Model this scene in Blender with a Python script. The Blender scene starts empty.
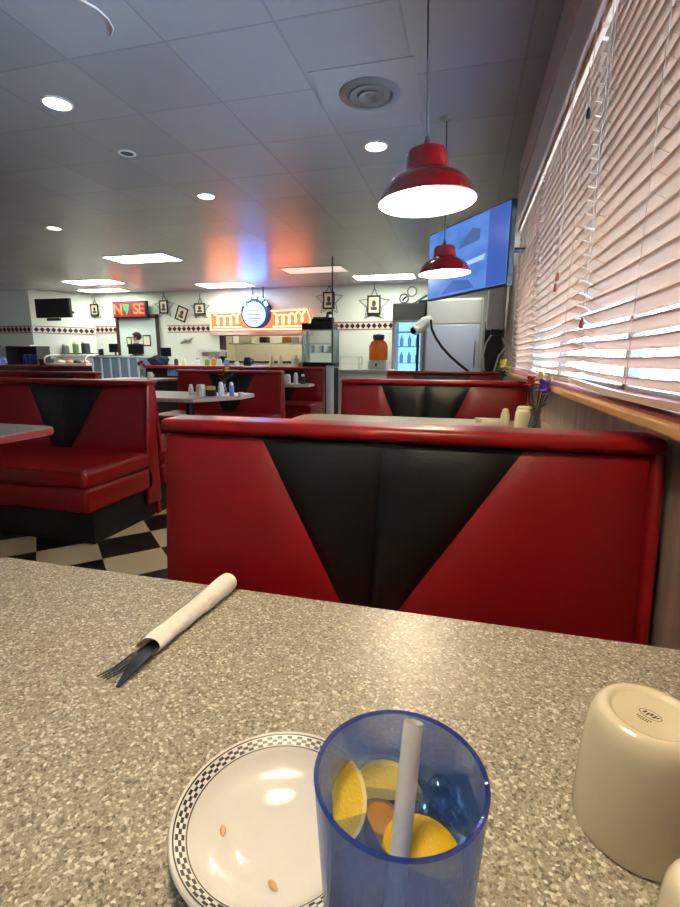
import bpy, bmesh, math, random
from mathutils import Vector, Matrix
random.seed(7)
PI=math.pi
C=bpy.context.scene.collection

# ---------------------------------------------------------------- camera maths
W_,H_=680,907
FPX=473.0; CX,CY=340.0,453.5; EYE=1.08
_v1=Vector((467-CX,359-CY,FPX)).normalized()
_v2=Vector((-1500-CX,350-CY,FPX)); _v2=(_v2-_v1*_v1.dot(_v2)).normalized()
_X=-_v2; _Y=_v1; _Z=_X.cross(_Y)
def ray(u,v):
    d=Vector((u-CX,v-CY,FPX)); return Vector((_X.dot(d),_Y.dot(d),_Z.dot(d)))
def at(u,v,y):            # world point seen at pixel (u,v) on the plane Y=y
    d=ray(u,v); p=d*(y/d.y); return Vector((p.x,p.y,p.z+EYE))
def onz(u,v,z):           # world point seen at pixel (u,v) on the plane Z=z
    d=ray(u,v); t=(z-EYE)/d.z; return Vector((d.x*t,d.y*t,z))

# ---------------------------------------------------------------- materials
def lin(c):
    return tuple((x/12.92 if x<=0.04045 else ((x+0.055)/1.055)**2.4) for x in c)
def rgb(r,g,b): return lin((r/255,g/255,b/255))
def mat(name,col,rough=.5,metal=0,emit=0,ecol=None,coat=0,spec=.5,bump=0,bscale=60):
    m=bpy.data.materials.new(name); m.use_nodes=True
    n=m.node_tree.nodes; b=n['Principled BSDF']
    b.inputs['Base Color'].default_value=(*col,1); b.inputs['Roughness'].default_value=rough
    b.inputs['Metallic'].default_value=metal; b.inputs['Specular IOR Level'].default_value=spec
    b.inputs['Coat Weight'].default_value=coat
    if emit:
        b.inputs['Emission Color'].default_value=(*(ecol or col),1); b.inputs['Emission Strength'].default_value=emit
    if bump:
        l=m.node_tree.links
        tc=n.new('ShaderNodeTexCoord'); t=n.new('ShaderNodeTexNoise'); t.inputs['Scale'].default_value=bscale; t.inputs['Detail'].default_value=3
        bp=n.new('ShaderNodeBump'); bp.inputs['Strength'].default_value=bump; bp.inputs['Distance'].default_value=.01
        l.new(tc.outputs['Object'],t.inputs['Vector']); l.new(t.outputs['Fac'],bp.inputs['Height']); l.new(bp.outputs['Normal'],b.inputs['Normal'])
    return m
def clear(name,tint,gloss=.12,rough=.03,diff=0,dcol=(1,1,1)):
    """thin clear plastic or glass: tinted see-through with a facing-dependent shine"""
    m=bpy.data.materials.new(name); m.use_nodes=True; nt=m.node_tree; n=nt.nodes; l=nt.links
    n.remove(n['Principled BSDF']); out=n['Material Output']
    t=n.new('ShaderNodeBsdfTransparent'); t.inputs['Color'].default_value=(*tint,1)
    g=n.new('ShaderNodeBsdfGlossy'); g.inputs['Roughness'].default_value=rough
    lw=n.new('ShaderNodeLayerWeight'); lw.inputs['Blend'].default_value=.35
    mt=n.new('ShaderNodeMath'); mt.operation='MULTIPLY_ADD'; mt.inputs[1].default_value=.55; mt.inputs[2].default_value=gloss*.4
    mx=n.new('ShaderNodeMixShader'); l.new(lw.outputs['Fresnel'],mt.inputs[0]); l.new(mt.outputs[0],mx.inputs['Fac'])
    src=t.outputs[0]
    if diff:
        d=n.new('ShaderNodeBsdfDiffuse'); d.inputs['Color'].default_value=(*dcol,1)
        tr=n.new('ShaderNodeBsdfTranslucent'); tr.inputs['Color'].default_value=(*dcol,1)
        ad=n.new('ShaderNodeMixShader'); l.new(d.outputs[0],ad.inputs[1]); l.new(tr.outputs[0],ad.inputs[2])
        m2=n.new('ShaderNodeMixShader'); m2.inputs['Fac'].default_value=diff
        l.new(t.outputs[0],m2.inputs[1]); l.new(ad.outputs[0],m2.inputs[2]); src=m2.outputs[0]
    l.new(src,mx.inputs[1]); l.new(g.outputs[0],mx.inputs[2]); l.new(mx.outputs[0],out.inputs['Surface'])
    return m

def laminate():
    m=mat('speckled laminate',rgb(140,122,98),.34,spec=.5); nt=m.node_tree; n=nt.nodes; l=nt.links; b=n['Principled BSDF']
    tc=n.new('ShaderNodeTexCoord')
    def vor(scale,stops):
        v=n.new('ShaderNodeTexVoronoi'); v.inputs['Scale'].default_value=scale
        l.new(tc.outputs['Object'],v.inputs['Vector'])
        s=n.new('ShaderNodeSeparateColor'); l.new(v.outputs['Color'],s.inputs[0])
        r=n.new('ShaderNodeValToRGB'); r.color_ramp.interpolation='CONSTANT'
        e=r.color_ramp.elements
        e[0].position=0; e[0].color=(*stops[0][1],1); e[1].position=stops[1][0]; e[1].color=(*stops[1][1],1)
        for p,c in stops[2:]:
            q=e.new(p); q.color=(*c,1)
        l.new(s.outputs[0],r.inputs[0]); return r
    a=vor(430,[(0,rgb(74,68,58)),(.13,rgb(140,131,114)),(.36,rgb(158,149,130)),(.64,rgb(176,167,147)),(.82,rgb(216,209,194)),(.92,rgb(250,246,236))])
    c=vor(850,[(0,rgb(84,78,68)),(.10,rgb(136,127,110)),(.4,rgb(156,147,128)),(.72,rgb(174,165,145)),(.9,rgb(216,208,190))])
    mx=n.new('ShaderNodeMix'); mx.data_type='RGBA'; mx.inputs[0].default_value=.42
    l.new(a.outputs[0],mx.inputs[6]); l.new(c.outputs[0],mx.inputs[7]); l.new(mx.outputs[2],b.inputs['Base Color'])
    return m
def floor_mat():
    m=mat('checker floor tiles',(.1,.1,.1),.35); nt=m.node_tree; n=nt.nodes; l=nt.links; b=n['Principled BSDF']
    tc=n.new('ShaderNodeTexCoord'); mp=n.new('ShaderNodeMapping'); mp.vector_type='TEXTURE'
    mp.inputs['Location'].default_value=(-1.867,2.012,.0); mp.inputs['Rotation'].default_value=(0,0,math.radians(47)); mp.inputs['Scale'].default_value=(.306,.306,1)
    ad=n.new('ShaderNodeVectorMath'); ad.operation='ADD'; ad.inputs[1].default_value=(100,100,.5)
    ck=n.new('ShaderNodeTexChecker'); ck.inputs['Scale'].default_value=1.0
    ck.inputs['Color1'].default_value=(*rgb(214,198,160),1); ck.inputs['Color2'].default_value=(*rgb(24,18,18),1)
    l.new(tc.outputs['Object'],mp.inputs[0]); l.new(mp.outputs[0],ad.inputs[0]); l.new(ad.outputs[0],ck.inputs['Vector']); l.new(ck.outputs['Color'],b.inputs['Base Color'])
    return m
def ceiling_mat():
    m=mat('ceiling panels',rgb(150,149,151),.32,spec=1.0); nt=m.node_tree; n=nt.nodes; l=nt.links; b=n['Principled BSDF']
    tc=n.new('ShaderNodeTexCoord')
    mp=n.new('ShaderNodeMapping'); mp.inputs['Location'].default_value=(1.61/.61+200,-2.505/.61+200,0); mp.inputs['Scale'].default_value=(1/.61,1/.61,1)
    l.new(tc.outputs['Object'],mp.inputs[0])
    fr=n.new('ShaderNodeVectorMath'); fr.operation='FRACTION'; l.new(mp.outputs[0],fr.inputs[0])
    fl=n.new('ShaderNodeVectorMath'); fl.operation='FLOOR'; l.new(mp.outputs[0],fl.inputs[0])
    sb=n.new('ShaderNodeVectorMath'); sb.operation='SUBTRACT'; sb.inputs[1].default_value=(.5,.5,.5); l.new(fr.outputs[0],sb.inputs[0])
    ab=n.new('ShaderNodeVectorMath'); ab.operation='ABSOLUTE'; l.new(sb.outputs[0],ab.inputs[0])
    sx=n.new('ShaderNodeSeparateXYZ'); l.new(ab.outputs[0],sx.inputs[0])
    mxm=n.new('ShaderNodeMath'); mxm.operation='MAXIMUM'; l.new(sx.outputs[0],mxm.inputs[0]); l.new(sx.outputs[1],mxm.inputs[1])
    gt=n.new('ShaderNodeMath'); gt.operation='GREATER_THAN'; gt.inputs[1].default_value=.488; l.new(mxm.outputs[0],gt.inputs[0])
    wn=n.new('ShaderNodeTexWhiteNoise'); wn.noise_dimensions='2D'; l.new(fl.outputs[0],wn.inputs['Vector'])
    rp=n.new('ShaderNodeValToRGB'); rp.color_ramp.elements[0].color=(*rgb(146,145,148),1); rp.color_ramp.elements[1].color=(*rgb(160,159,162),1)
    l.new(wn.outputs['Value'],rp.inputs[0])
    mx=n.new('ShaderNodeMix'); mx.data_type='RGBA'; l.new(gt.outputs[0],mx.inputs[0]); l.new(rp.outputs[0],mx.inputs[6]); mx.inputs[7].default_value=(*rgb(134,133,135),1)
    l.new(mx.outputs[2],b.inputs['Base Color'])
    # every panel sags a little its own way
    nm=n.new('ShaderNodeVectorMath'); nm.operation='MULTIPLY_ADD'; nm.inputs[1].default_value=(.028,.028,0); nm.inputs[2].default_value=(-.014,-.014,0)
    l.new(wn.outputs['Color'],nm.inputs[0])
    ge=n.new('ShaderNodeNewGeometry'); an=n.new('ShaderNodeVectorMath'); an.operation='ADD'; l.new(ge.outputs['Normal'],an.inputs[0]); l.new(nm.outputs[0],an.inputs[1])
    no=n.new('ShaderNodeVectorMath'); no.operation='NORMALIZE'; l.new(an.outputs[0],no.inputs[0]); l.new(no.outputs[0],b.inputs['Normal'])
    return m
def wood_mat(name,c1,c2,scale=(2,.6,30),rough=.4):
    m=mat(name,c1,rough); nt=m.node_tree; n=nt.nodes; l=nt.links; b=n['Principled BSDF']
    tc=n.new('ShaderNodeTexCoord'); mp=n.new('ShaderNodeMapping'); mp.inputs['Scale'].default_value=scale
    t=n.new('ShaderNodeTexNoise'); t.inputs['Scale'].default_value=3; t.inputs['Detail'].default_value=5
    r=n.new('ShaderNodeValToRGB'); r.color_ramp.elements[0].color=(*c1,1); r.color_ramp.elements[1].color=(*c2,1)
    r.color_ramp.elements[0].position=.35; r.color_ramp.elements[1].position=.65
    l.new(tc.outputs['Object'],mp.inputs[0]); l.new(mp.outputs[0],t.inputs['Vector']); l.new(t.outputs['Fac'],r.inputs[0]); l.new(r.outputs[0],b.inputs['Base Color'])
    return m
def plank_wall(name,c1,c2):
    m=mat(name,c1,.55); nt=m.node_tree; n=nt.nodes; l=nt.links; b=n['Principled BSDF']
    tc=n.new('ShaderNodeTexCoord'); mp=n.new('ShaderNodeMapping'); mp.inputs['Scale'].default_value=(1,9,1.2)
    t=n.new('ShaderNodeTexNoise'); t.inputs['Scale'].default_value=2.2; t.inputs['Detail'].default_value=4
    r=n.new('ShaderNodeValToRGB'); r.color_ramp.elements[0].color=(*c1,1); r.color_ramp.elements[1].color=(*c2,1)
    r.color_ramp.elements[0].position=.3; r.color_ramp.elements[1].position=.7
    l.new(tc.outputs['Object'],mp.inputs[0]); l.new(mp.outputs[0],t.inputs['Vector']); l.new(t.outputs['Fac'],r.inputs[0]); l.new(r.outputs[0],b.inputs['Base Color'])
    return m

M={}
M['red']=mat('red vinyl',rgb(140,15,21),.33,spec=.5,bump=.10,bscale=160)
M['redroll']=mat('red vinyl trim',rgb(142,18,22),.3,spec=.5,bump=.08,bscale=120)
M['black']=mat('black vinyl',rgb(17,15,15),.36,spec=.45,bump=.10,bscale=160)
M['base']=mat('black toe kick',rgb(14,12,12),.5)
M['lam']=laminate()
M['rosetrim']=mat('red table edging',rgb(170,52,52),.35)
M['paletrim']=mat('pale table edging',rgb(205,175,160),.35)
M['iron']=mat('black iron',rgb(20,20,20),.45)
M['chrome']=mat('chrome',rgb(200,205,215),.18,1)
M['steel']=mat('brushed steel',rgb(222,218,214),.36,.25)
M['wall']=mat('white painted wall',rgb(226,230,216),.6)
M['greywall']=plank_wall('grey wood panelling',rgb(146,132,116),rgb(176,162,146))
M['windowlitsteel']=mat('steel with painted window light',rgb(222,228,250),.30,.15); M['steelgrey']=mat('grey steel',rgb(150,152,152),.4,.4); M['postmetal']=mat('silver cladding',rgb(222,228,238),.4,.0)  # cabinet door's blue is window light painted into the steel colour
M['darkchrome']=mat('dark steel',rgb(120,120,124),.22,1)  # darker metal tone for the knife and fork
M['darkshirt']=mat('dark navy shirt',rgb(26,28,44),.7)
M['header']=mat('grey header trim',rgb(190,182,180),.5)
M['headerline']=mat('pale header lip',rgb(206,192,186),.45)
M['floor']=floor_mat(); M['ceil']=ceiling_mat()
M['sill']=wood_mat('reddish wood sill',rgb(120,44,30),rgb(142,60,40),(3,.5,3),.65)
M['gold']=wood_mat('golden wood nosing',rgb(186,132,66),rgb(214,164,92),(3,.5,30))
M['slat']=wood_mat('tan slats',rgb(214,182,156),rgb(222,192,168),(2,.5,30),.42)
_nt=M['slat'].node_tree; _b=_nt.nodes['Principled BSDF']; _tr=_nt.nodes.new('ShaderNodeBsdfTranslucent'); _mx=_nt.nodes.new('ShaderNodeMixShader'); _mx.inputs['Fac'].default_value=.20
_nt.links.new(_b.inputs['Base Color'].links[0].from_socket,_tr.inputs['Color']); _nt.links.new(_b.outputs[0],_mx.inputs[1]); _nt.links.new(_tr.outputs[0],_mx.inputs[2]); _nt.links.new(_mx.outputs[0],_nt.nodes['Material Output'].inputs['Surface'])
M['cord']=mat('tan cord',rgb(206,176,152),.7)
M['lampred']=mat('red enamel',rgb(124,13,17),.16,coat=.6)
M['lampwhite']=mat('white enamel',(.9,.87,.8),.4)
M['bulb']=mat('lamp bulb',(1,.85,.62),.4,emit=105,ecol=(1,.84,.58))
M['tube']=mat('fluorescent diffuser',(1,1,1),.4,emit=12,ecol=(.93,1,.9))
M['tubedim']=mat('dim fluorescent diffuser',(1,1,1),.4,emit=7.5,ecol=(1,.93,.74))
M['tubefaint']=mat('faint fluorescent diffuser',(1,1,1),.4,emit=.28,ecol=(1,.80,.72))
M['down']=mat('downlight glass',(1,.9,.75),.4,emit=26,ecol=(1,.84,.62))
M['downdim']=mat('dim downlight glass',(1,.8,.5),.4,emit=7,ecol=(1,.72,.4))
M['white']=mat('white plastic',rgb(232,230,224),.4)
M['cream']=mat('cream glazed china',rgb(226,212,180),.16,coat=.3)
M['china']=mat('white glazed china',rgb(240,236,228),.12,coat=.4)
M['ink']=mat('black print',rgb(18,18,20),.35)
M['paper']=mat('white paper napkin',rgb(246,242,230),.85,bump=.25,bscale=90)
M['blackpl']=mat('black plastic',rgb(16,16,18),.35)
M['darkgrey']=mat('dark grey plastic',rgb(58,58,62),.5)
M['grey']=mat('grey plastic',rgb(130,130,128),.5)
M['blueglass']=clear('blue clear plastic',rgb(214,228,255),gloss=.12,diff=.30,dcol=rgb(132,178,255))
M['bluerim']=clear('deep blue rim',rgb(110,140,225),gloss=.2,diff=.22,dcol=rgb(50,76,190))
M['water']=clear('water surface',rgb(232,240,250),gloss=.3,rough=.02,diff=.10,dcol=rgb(190,214,250))
M['ice']=clear('ice',rgb(215,228,250),gloss=.6,rough=.03,diff=.16,dcol=rgb(205,224,252))
_m=bpy.data.materials.new('clear ice'); _m.use_nodes=True; _n=_m.node_tree.nodes; _n.remove(_n['Principled BSDF']); _g=_n.new('ShaderNodeBsdfGlass'); _g.inputs['IOR'].default_value=1.31; _g.inputs['Roughness'].default_value=.02; _g.inputs['Color'].default_value=(.80,.90,1,1); _m.node_tree.links.new(_g.outputs[0],_n['Material Output'].inputs['Surface']); M['iceglass']=_m
M['pane']=clear('window glass',(.94,.97,.97),gloss=.1,rough=.01)
M['straw']=mat('milky plastic',rgb(246,242,236),.3)
M['rind']=mat('lemon rind',rgb(244,196,16),.35,bump=.3,bscale=900)
M['flesh']=mat('lemon flesh',rgb(250,214,72),.25,bump=.25,bscale=500)
M['pithflesh']=mat('pale lemon flesh',rgb(236,216,120),.3,bump=.2,bscale=500); M['amberrind']=mat('amber brown lemon',rgb(132,88,4),.6)  # darker amber brown for one wedge, rind and flesh alike
M['pith']=mat('lemon pith',rgb(246,232,160),.4)
M['amber']=clear('amber liquid',rgb(240,170,80),gloss=.15,diff=.55,dcol=rgb(226,136,36))
M['seed']=mat('lemon seed',rgb(214,180,140),.4)
M['green']=mat('leaf green',rgb(70,96,50),.6)
M['purple']=mat('purple petals',rgb(112,70,190),.6)
M['lilac']=mat('lilac petals',rgb(190,160,220),.6)
M['redpet']=mat('red petals',rgb(170,30,40),.6)
M['yelpet']=mat('yellow petals',rgb(206,190,90),.6)
M['skin']=mat('skin',rgb(196,150,124),.5)
M['hair']=mat('brown hair',rgb(44,30,24),.6)
M['navy']=mat('navy cloth',rgb(30,36,66),.7)
M['bluecloth']=mat('blue cloth',rgb(60,80,170),.7)
M['paneblue']=mat('blue grey panel',rgb(140,164,190),.35)
M['counterred']=mat('red counter edge',rgb(170,30,36),.3)
M['kitchen']=mat('kitchen tile',rgb(214,208,184),.5)
M['board']=mat('pale board',rgb(205,216,210),.3)
M['neonbox']=mat('lit sign face',(.22,.05,.02),.4,emit=.62,ecol=(1,.24,.10))
M['neonpink']=mat('lit pink tube',(1,.3,.2),.4,emit=9,ecol=(1,.13,.05))
M['neonyel']=mat('lit yellow tube',(1,.8,.3),.4,emit=3.5,ecol=(1,.42,.10))
M['neonblue']=mat('lit blue tube',(.3,.5,1),.4,emit=15,ecol=(.07,.25,1))
M['neonwhite']=mat('lit white face',(.3,.35,.4),.4,emit=.55,ecol=(.6,.8,1))
M['ledred']=mat('lit red letters',(1,.1,.05),.4,emit=2.2,ecol=(1,.07,.03))
M['ledback']=mat('sign backing dark red',rgb(86,22,18),.4,emit=.12,ecol=(1,.1,.05))
M['ledgreen']=mat('lit green shape',(.01,.05,.02),.4,emit=.42,ecol=(.05,1,.36))
M['coolerglow']=mat('lit cooler interior',(.6,.85,1),.5,emit=.85,ecol=(.28,.62,1))
M['coolershelf']=mat('cooler wire shelf',rgb(150,190,220),.4)
M['coolbottle']=clear('pale clear bottle',rgb(214,232,248),gloss=.2,diff=.35,dcol=rgb(220,235,250)); M['bottlewhite']=mat('pale bottle',rgb(220,228,232),.35)
M['bottleblue']=mat('blue label bottle',rgb(110,140,200),.4)
M['bottlegreen']=mat('green bottle',rgb(120,150,70),.4)
M['orange']=mat('orange container',rgb(214,130,40),.4)
M['brown']=mat('dark brown',rgb(60,36,24),.5)
M['asphalt']=mat('pale concrete outside',rgb(200,200,198),.8)

# ---------------------------------------------------------------- mesh helpers
def obj(name,bm,m,parent=None,smooth=False,kind=None):
    me=bpy.data.meshes.new(name); bmesh.ops.recalc_face_normals(bm,faces=bm.faces); bm.to_mesh(me); bm.free()
    ms=m if isinstance(m,(list,tuple)) else [m]
    for k in ms: me.materials.append(k)
    if smooth:
        for p in me.polygons: p.use_smooth=True
        try: me.set_sharp_from_angle(angle=math.radians(38))
        except Exception: pass
    o=bpy.data.objects.new(name,me); C.objects.link(o)
    if parent: o.parent=parent
    if kind: o['kind']=kind
    return o
def tag(o,label,cat,group=None):
    o['label']=label; o['category']=cat
    if group: o['group']=group
    return o
def thing(name,label,cat,loc=(0,0,0),rz=0,group=None):
    o=bpy.data.objects.new(name,None); C.objects.link(o); o.empty_display_size=.1
    o.location=loc; o.rotation_euler=(0,0,rz); return tag(o,label,cat,group)
def dup(root,label,loc,rz=None,group=None):
    r=root.copy(); C.objects.link(r); r.location=loc; r['label']=label
    if rz is not None: r.rotation_euler=(r.rotation_euler.x,r.rotation_euler.y,rz)
    if group: r['group']=group
    for ch in list(root.children):
        c=ch.copy(); C.objects.link(c); c.parent=r
        for g in ch.children:
            d=g.copy(); C.objects.link(d); d.parent=c
    return r
def box(bm,x0,x1,y0,y1,z0,z1,bev=0,seg=2,mi=0):
    r=bmesh.ops.create_cube(bm,size=1); vs=r['verts']
    for v in vs: v.co=Vector((x0+(v.co.x+.5)*(x1-x0),y0+(v.co.y+.5)*(y1-y0),z0+(v.co.z+.5)*(z1-z0)))
    fs={f for v in vs for f in v.link_faces}
    if bev:
        es={e for v in vs for e in v.link_edges}
        q=bmesh.ops.bevel(bm,geom=list(es),offset=bev,segments=seg,profile=.5,affect='EDGES')
        fs|=set(q['faces'])
    for f in fs:
        if f.is_valid: f.material_index=mi
    return vs
def bx(*a,**k):
    bm=bmesh.new(); box(bm,*a,**k); return bm
def lathe(bm,prof,seg=32,c=(0,0,0),mi=0,axis=None):
    rings=[]
    for r,z in prof:
        if r<1e-6: rings.append([bm.verts.new((c[0],c[1],c[2]+z))])
        else: rings.append([bm.verts.new((c[0]+r*math.cos(2*PI*k/seg),c[1]+r*math.sin(2*PI*k/seg),c[2]+z)) for k in range(seg)])
    for a,b in zip(rings,rings[1:]):
        for k in range(seg):
            q=(k+1)%seg
            if len(a)==1 and len(b)==1: continue
            if len(a)==1: f=bm.faces.new((a[0],b[k],b[q]))
            elif len(b)==1: f=bm.faces.new((a[k],a[q],b[0]))
            else: f=bm.faces.new((a[k],a[q],b[q],b[k]))
            f.material_index=mi; f.smooth=True
    return [v for r in rings for v in r]
def lt(prof,seg=32,c=(0,0,0)):
    bm=bmesh.new(); lathe(bm,prof,seg,c); return bm
def tube(bm,pts,r,seg=8,mi=0,caps=True):
    pts=[Vector(p) for p in pts]; rings=[]
    rs=r if isinstance(r,(list,tuple)) else [r]*len(pts)
    up=Vector((0,0,1)); prev=None
    for i,p in enumerate(pts):
        t=(pts[min(i+1,len(pts)-1)]-pts[max(i-1,0)]).normalized()
        if prev is None:
            a=t.cross(up)
            if a.length<1e-3: a=t.cross(Vector((1,0,0)))
        else:
            a=prev-t*prev.dot(t)
        a.normalize(); prev=a; b=t.cross(a)
        rings.append([bm.verts.new(p+(a*math.cos(2*PI*k/seg)+b*math.sin(2*PI*k/seg))*rs[i]) for k in range(seg)])
    for a,b in zip(rings,rings[1:]):
        for k in range(seg):
            q=(k+1)%seg; f=bm.faces.new((a[k],a[q],b[q],b[k])); f.material_index=mi; f.smooth=True
    if caps:
        for rg in (rings[0],rings[-1]):
            f=bm.faces.new(rg); f.material_index=mi
def tb(pts,r,seg=8):
    bm=bmesh.new(); tube(bm,pts,r,seg); return bm
def prism(bm,poly,z0,z1,mi=0,bev=0):
    a=[bm.verts.new((x,y,z0)) for x,y in poly]; b=[bm.verts.new((x,y,z1)) for x,y in poly]
    fs=[bm.faces.new(a[::-1]),bm.faces.new(b)]
    for k in range(len(poly)):
        q=(k+1)%len(poly); fs.append(bm.faces.new((a[k],a[q],b[q],b[k])))
    for f in fs: f.material_index=mi
    if bev:
        es=[e for e in fs[1].edges]+[e for e in fs[0].edges]
        bmesh.ops.bevel(bm,geom=es,offset=bev,segments=2,profile=.5,affect='EDGES')
def rrect(x0,x1,y0,y1,r,n=6):
    out=[]
    for cx,cy,a0 in ((x1-r,y1-r,0),(x0+r,y1-r,90),(x0+r,y0+r,180),(x1-r,y0+r,270)):
        for k in range(n+1):
            a=math.radians(a0+90*k/n); out.append((cx+r*math.cos(a),cy+r*math.sin(a)))
    return out
def struct(name,bm,m,smooth=False): return obj(name,bm,m,None,smooth,'structure')
def text_bm(s,size,depth):
    cu=bpy.data.curves.new('txt','FONT'); cu.body=s; cu.size=size; cu.extrude=depth; cu.align_x='CENTER'; cu.align_y='CENTER'
    o=bpy.data.objects.new('txt',cu); C.objects.link(o); bpy.context.view_layer.update()
    me=bpy.data.meshes.new_from_object(o.evaluated_get(bpy.context.evaluated_depsgraph_get()))
    bpy.data.objects.remove(o); bpy.data.curves.remove(cu)
    bm=bmesh.new(); bm.from_mesh(me); bpy.data.meshes.remove(me); return bm
def stand_text(bm,loc):   # text in XY -> upright facing -Y at loc
    for v in bm.verts: v.co=Vector((v.co.x+loc[0],loc[1]-v.co.z,v.co.y+loc[2]))
    return bm

# ================================================================ THE SETTING
CEIL=2.69; BACK=10.83; XL=-13.0; YF=-2.6; XR=.43
struct('floor',bx(XL,XR+.4,YF,BACK+2.2,-.08,0),M['floor'])
struct('ceiling',bx(XL,XR+.4,YF,BACK+2.2,CEIL,CEIL+.08),M['ceil'])
struct('wall_left',bx(XL-.1,XL,YF,BACK,0,CEIL),M['wall'])
struct('wall_front',bx(XL,XR+.3,YF-.1,YF,0,CEIL),M['wall'])
# back wall with the kitchen pass-through opening
PX0,PX1,PZ0,PZ1=-5.88,-3.70,.99,1.64
bm=bmesh.new(); X0=-9.55
box(bm,X0,PX0,BACK,BACK+.12,0,CEIL); box(bm,PX1,XR+.3,BACK,BACK+.12,0,CEIL)
box(bm,PX0,PX1,BACK,BACK+.12,0,PZ0); box(bm,PX0,PX1,BACK,BACK+.12,PZ1,CEIL)
struct('wall_back',bm,M['wall'])
bm=bmesh.new(); box(bm,PX0-.6,PX1+.6,BACK+1.9,BACK+2.0,.0,CEIL); box(bm,PX0-.7,PX0-.6,BACK+.12,BACK+2.0,0,CEIL); box(bm,PX1+.6,PX1+.7,BACK+.12,BACK+2.0,0,CEIL); struct('wall_kitchen',bm,M['kitchen'])
bm=bmesh.new(); prism(bm,[(-9.55,BACK+.12),(-9.55,BACK),(-10.42,9.72),(XL,9.72),(XL,BACK+.12)],0,CEIL); struct('wall_corner',bm,M['wall'])
bm=bmesh.new()   # dark frame of the pass-through
box(bm,PX0-.03,PX0+.06,BACK-.03,BACK+.14,PZ0,PZ1); box(bm,PX1-.04,PX1+.04,BACK-.03,BACK+.14,PZ0,PZ1)
box(bm,PX0,PX1,BACK-.03,BACK+.14,PZ1-.03,PZ1+.03); box(bm,PX0,PX1,BACK-.05,BACK+.14,PZ0-.03,PZ0+.02)
struct('trim_2',bm,M['brown'])
# diamond tile border on the back walls
def diamond_strip(p0,p1,z0,z1,n,name):
    p0=Vector((*p0,0)); p1=Vector((*p1,0)); d=(p1-p0); L=d.length; d.normalize(); nn=Vector((d.y,-d.x,0))
    bm=bmesh.new()
    def q(a,b,za,zb,off,mi):
        vs=[bm.verts.new(p0+d*s+nn*off+Vector((0,0,z))) for s,z in ((a,za),(b,za),(b,zb),(a,zb))]
        vk=[bm.verts.new(v.co-nn*(off+.001)) for v in vs]
        for f in (bm.faces.new(vs),bm.faces.new(vk[::-1])): f.material_index=mi
        for k in range(4):
            f=bm.faces.new((vs[k],vk[k],vk[(k+1)%4],vs[(k+1)%4])); f.material_index=mi
    h=z1-z0
    q(0,L,z0,z1,.006,0); q(0,L,z0,z0+.018,.010,1); q(0,L,z1-.018,z1,.010,1)
    st=L/n; zc=(z0+z1)/2; r=h*.35; rw=st*.46
    for k in range(n):
        s=(k+.5)*st
        vs=[bm.verts.new(p0+d*(s+a)+nn*.011+Vector((0,0,zc+b))) for a,b in ((-rw,0),(0,-r),(rw,0),(0,r))]
        f=bm.faces.new(vs); f.material_index=2
        vk=[bm.verts.new(v.co-nn*.005) for v in vs]
        for j in range(4):
            f=bm.faces.new((vs[j],vk[j],vk[(j+1)%4],vs[(j+1)%4])); f.material_index=2
    return struct(name,bm,[M['tilew'],M['tiler'],M['tileb']])
M['tilew']=mat('white border tile',rgb(226,210,196),.3); M['tiler']=mat('red border tile',rgb(176,60,58),.3); M['tileb']=mat('black diamond tile',rgb(28,22,22),.3)
def strip_z(u,v,y): return at(u,v,y).z
diamond_strip((-9.52,BACK),(-8.32,BACK),1.70,1.88,9,'trim_3')
diamond_strip((-7.36,BACK),(-6.15,BACK),1.70,1.88,9,'trim_4')
diamond_strip((-3.0,BACK),(-1.62,BACK),1.715,1.895,11,'trim_5')
diamond_strip((-10.40,9.735),(-9.56,10.81),1.66,1.84,11,'trim_6')
diamond_strip((XL,9.72),(-10.45,9.72),1.66,1.84,20,'trim_7')

# right wall: lower panelling, window openings, header, sill
WB,WT=.955,2.165; YW0,YW1=-1.0,4.62
bm=bmesh.new(); box(bm,XR,XR+.22,YF,YW1,0,WB); struct('wall_right',bm,M['greywall'])
bm=bmesh.new(); box(bm,XR,XR+.22,YW1,BACK,0,CEIL); box(bm,XR,XR+.22,YF,YW0,WB,CEIL); struct('wall_right_end',bm,M['greywall'])
bm=bmesh.new(); box(bm,.345,XR+.22,YW0,YW1,WT+.03,CEIL); struct('trim_8',bm,M['header'])
bm=bmesh.new(); box(bm,.343,.36,YW0,YW1,WT,WT+.032,.004); struct('trim_9',bm,M['headerline'])
bm=bmesh.new(); box(bm,.336,.346,YW0,YW1,2.42,2.435); struct('trim_10',bm,M['headerline'])
bm=bmesh.new(); box(bm,.352,.60,YW0,YW1,WB,WB+.018); struct('trim_11',bm,M['sill'])
bm=bmesh.new(); box(bm,.330,.353,YW0,YW1,WB-.003,WB+.020,.005); struct('trim_12',bm,M['gold'])
seam=[-.70,.62,1.95,3.28,4.60]
for k in range(4):
    bm=bmesh.new(); a,b=seam[k],seam[k+1]
    for (ya,yb) in ((a,a+.03),(b-.03,b)): box(bm,.56,.60,ya,yb,WB+.018,WT+.03)
    box(bm,.56,.60,a,b,WB+.018,WB+.032); box(bm,.56,.60,a,b,WT,WT+.03)
    w=struct('window_%d'%(k+1),bm,M['grey'])
    p=obj('pane',bx(.578,.583,a+.03,b-.03,WB+.05,WT),M['pane'],w)
# outside: pale pavement under the sky
struct('ground_outside',bx(.9,30,-20,25,-.1,.0),M['asphalt'])

struct('added_eave',bx(XR+.22,3.0,-4,9,2.24,2.42),M['white'])  # unseen eave added to keep sky light off the upper slats
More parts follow.
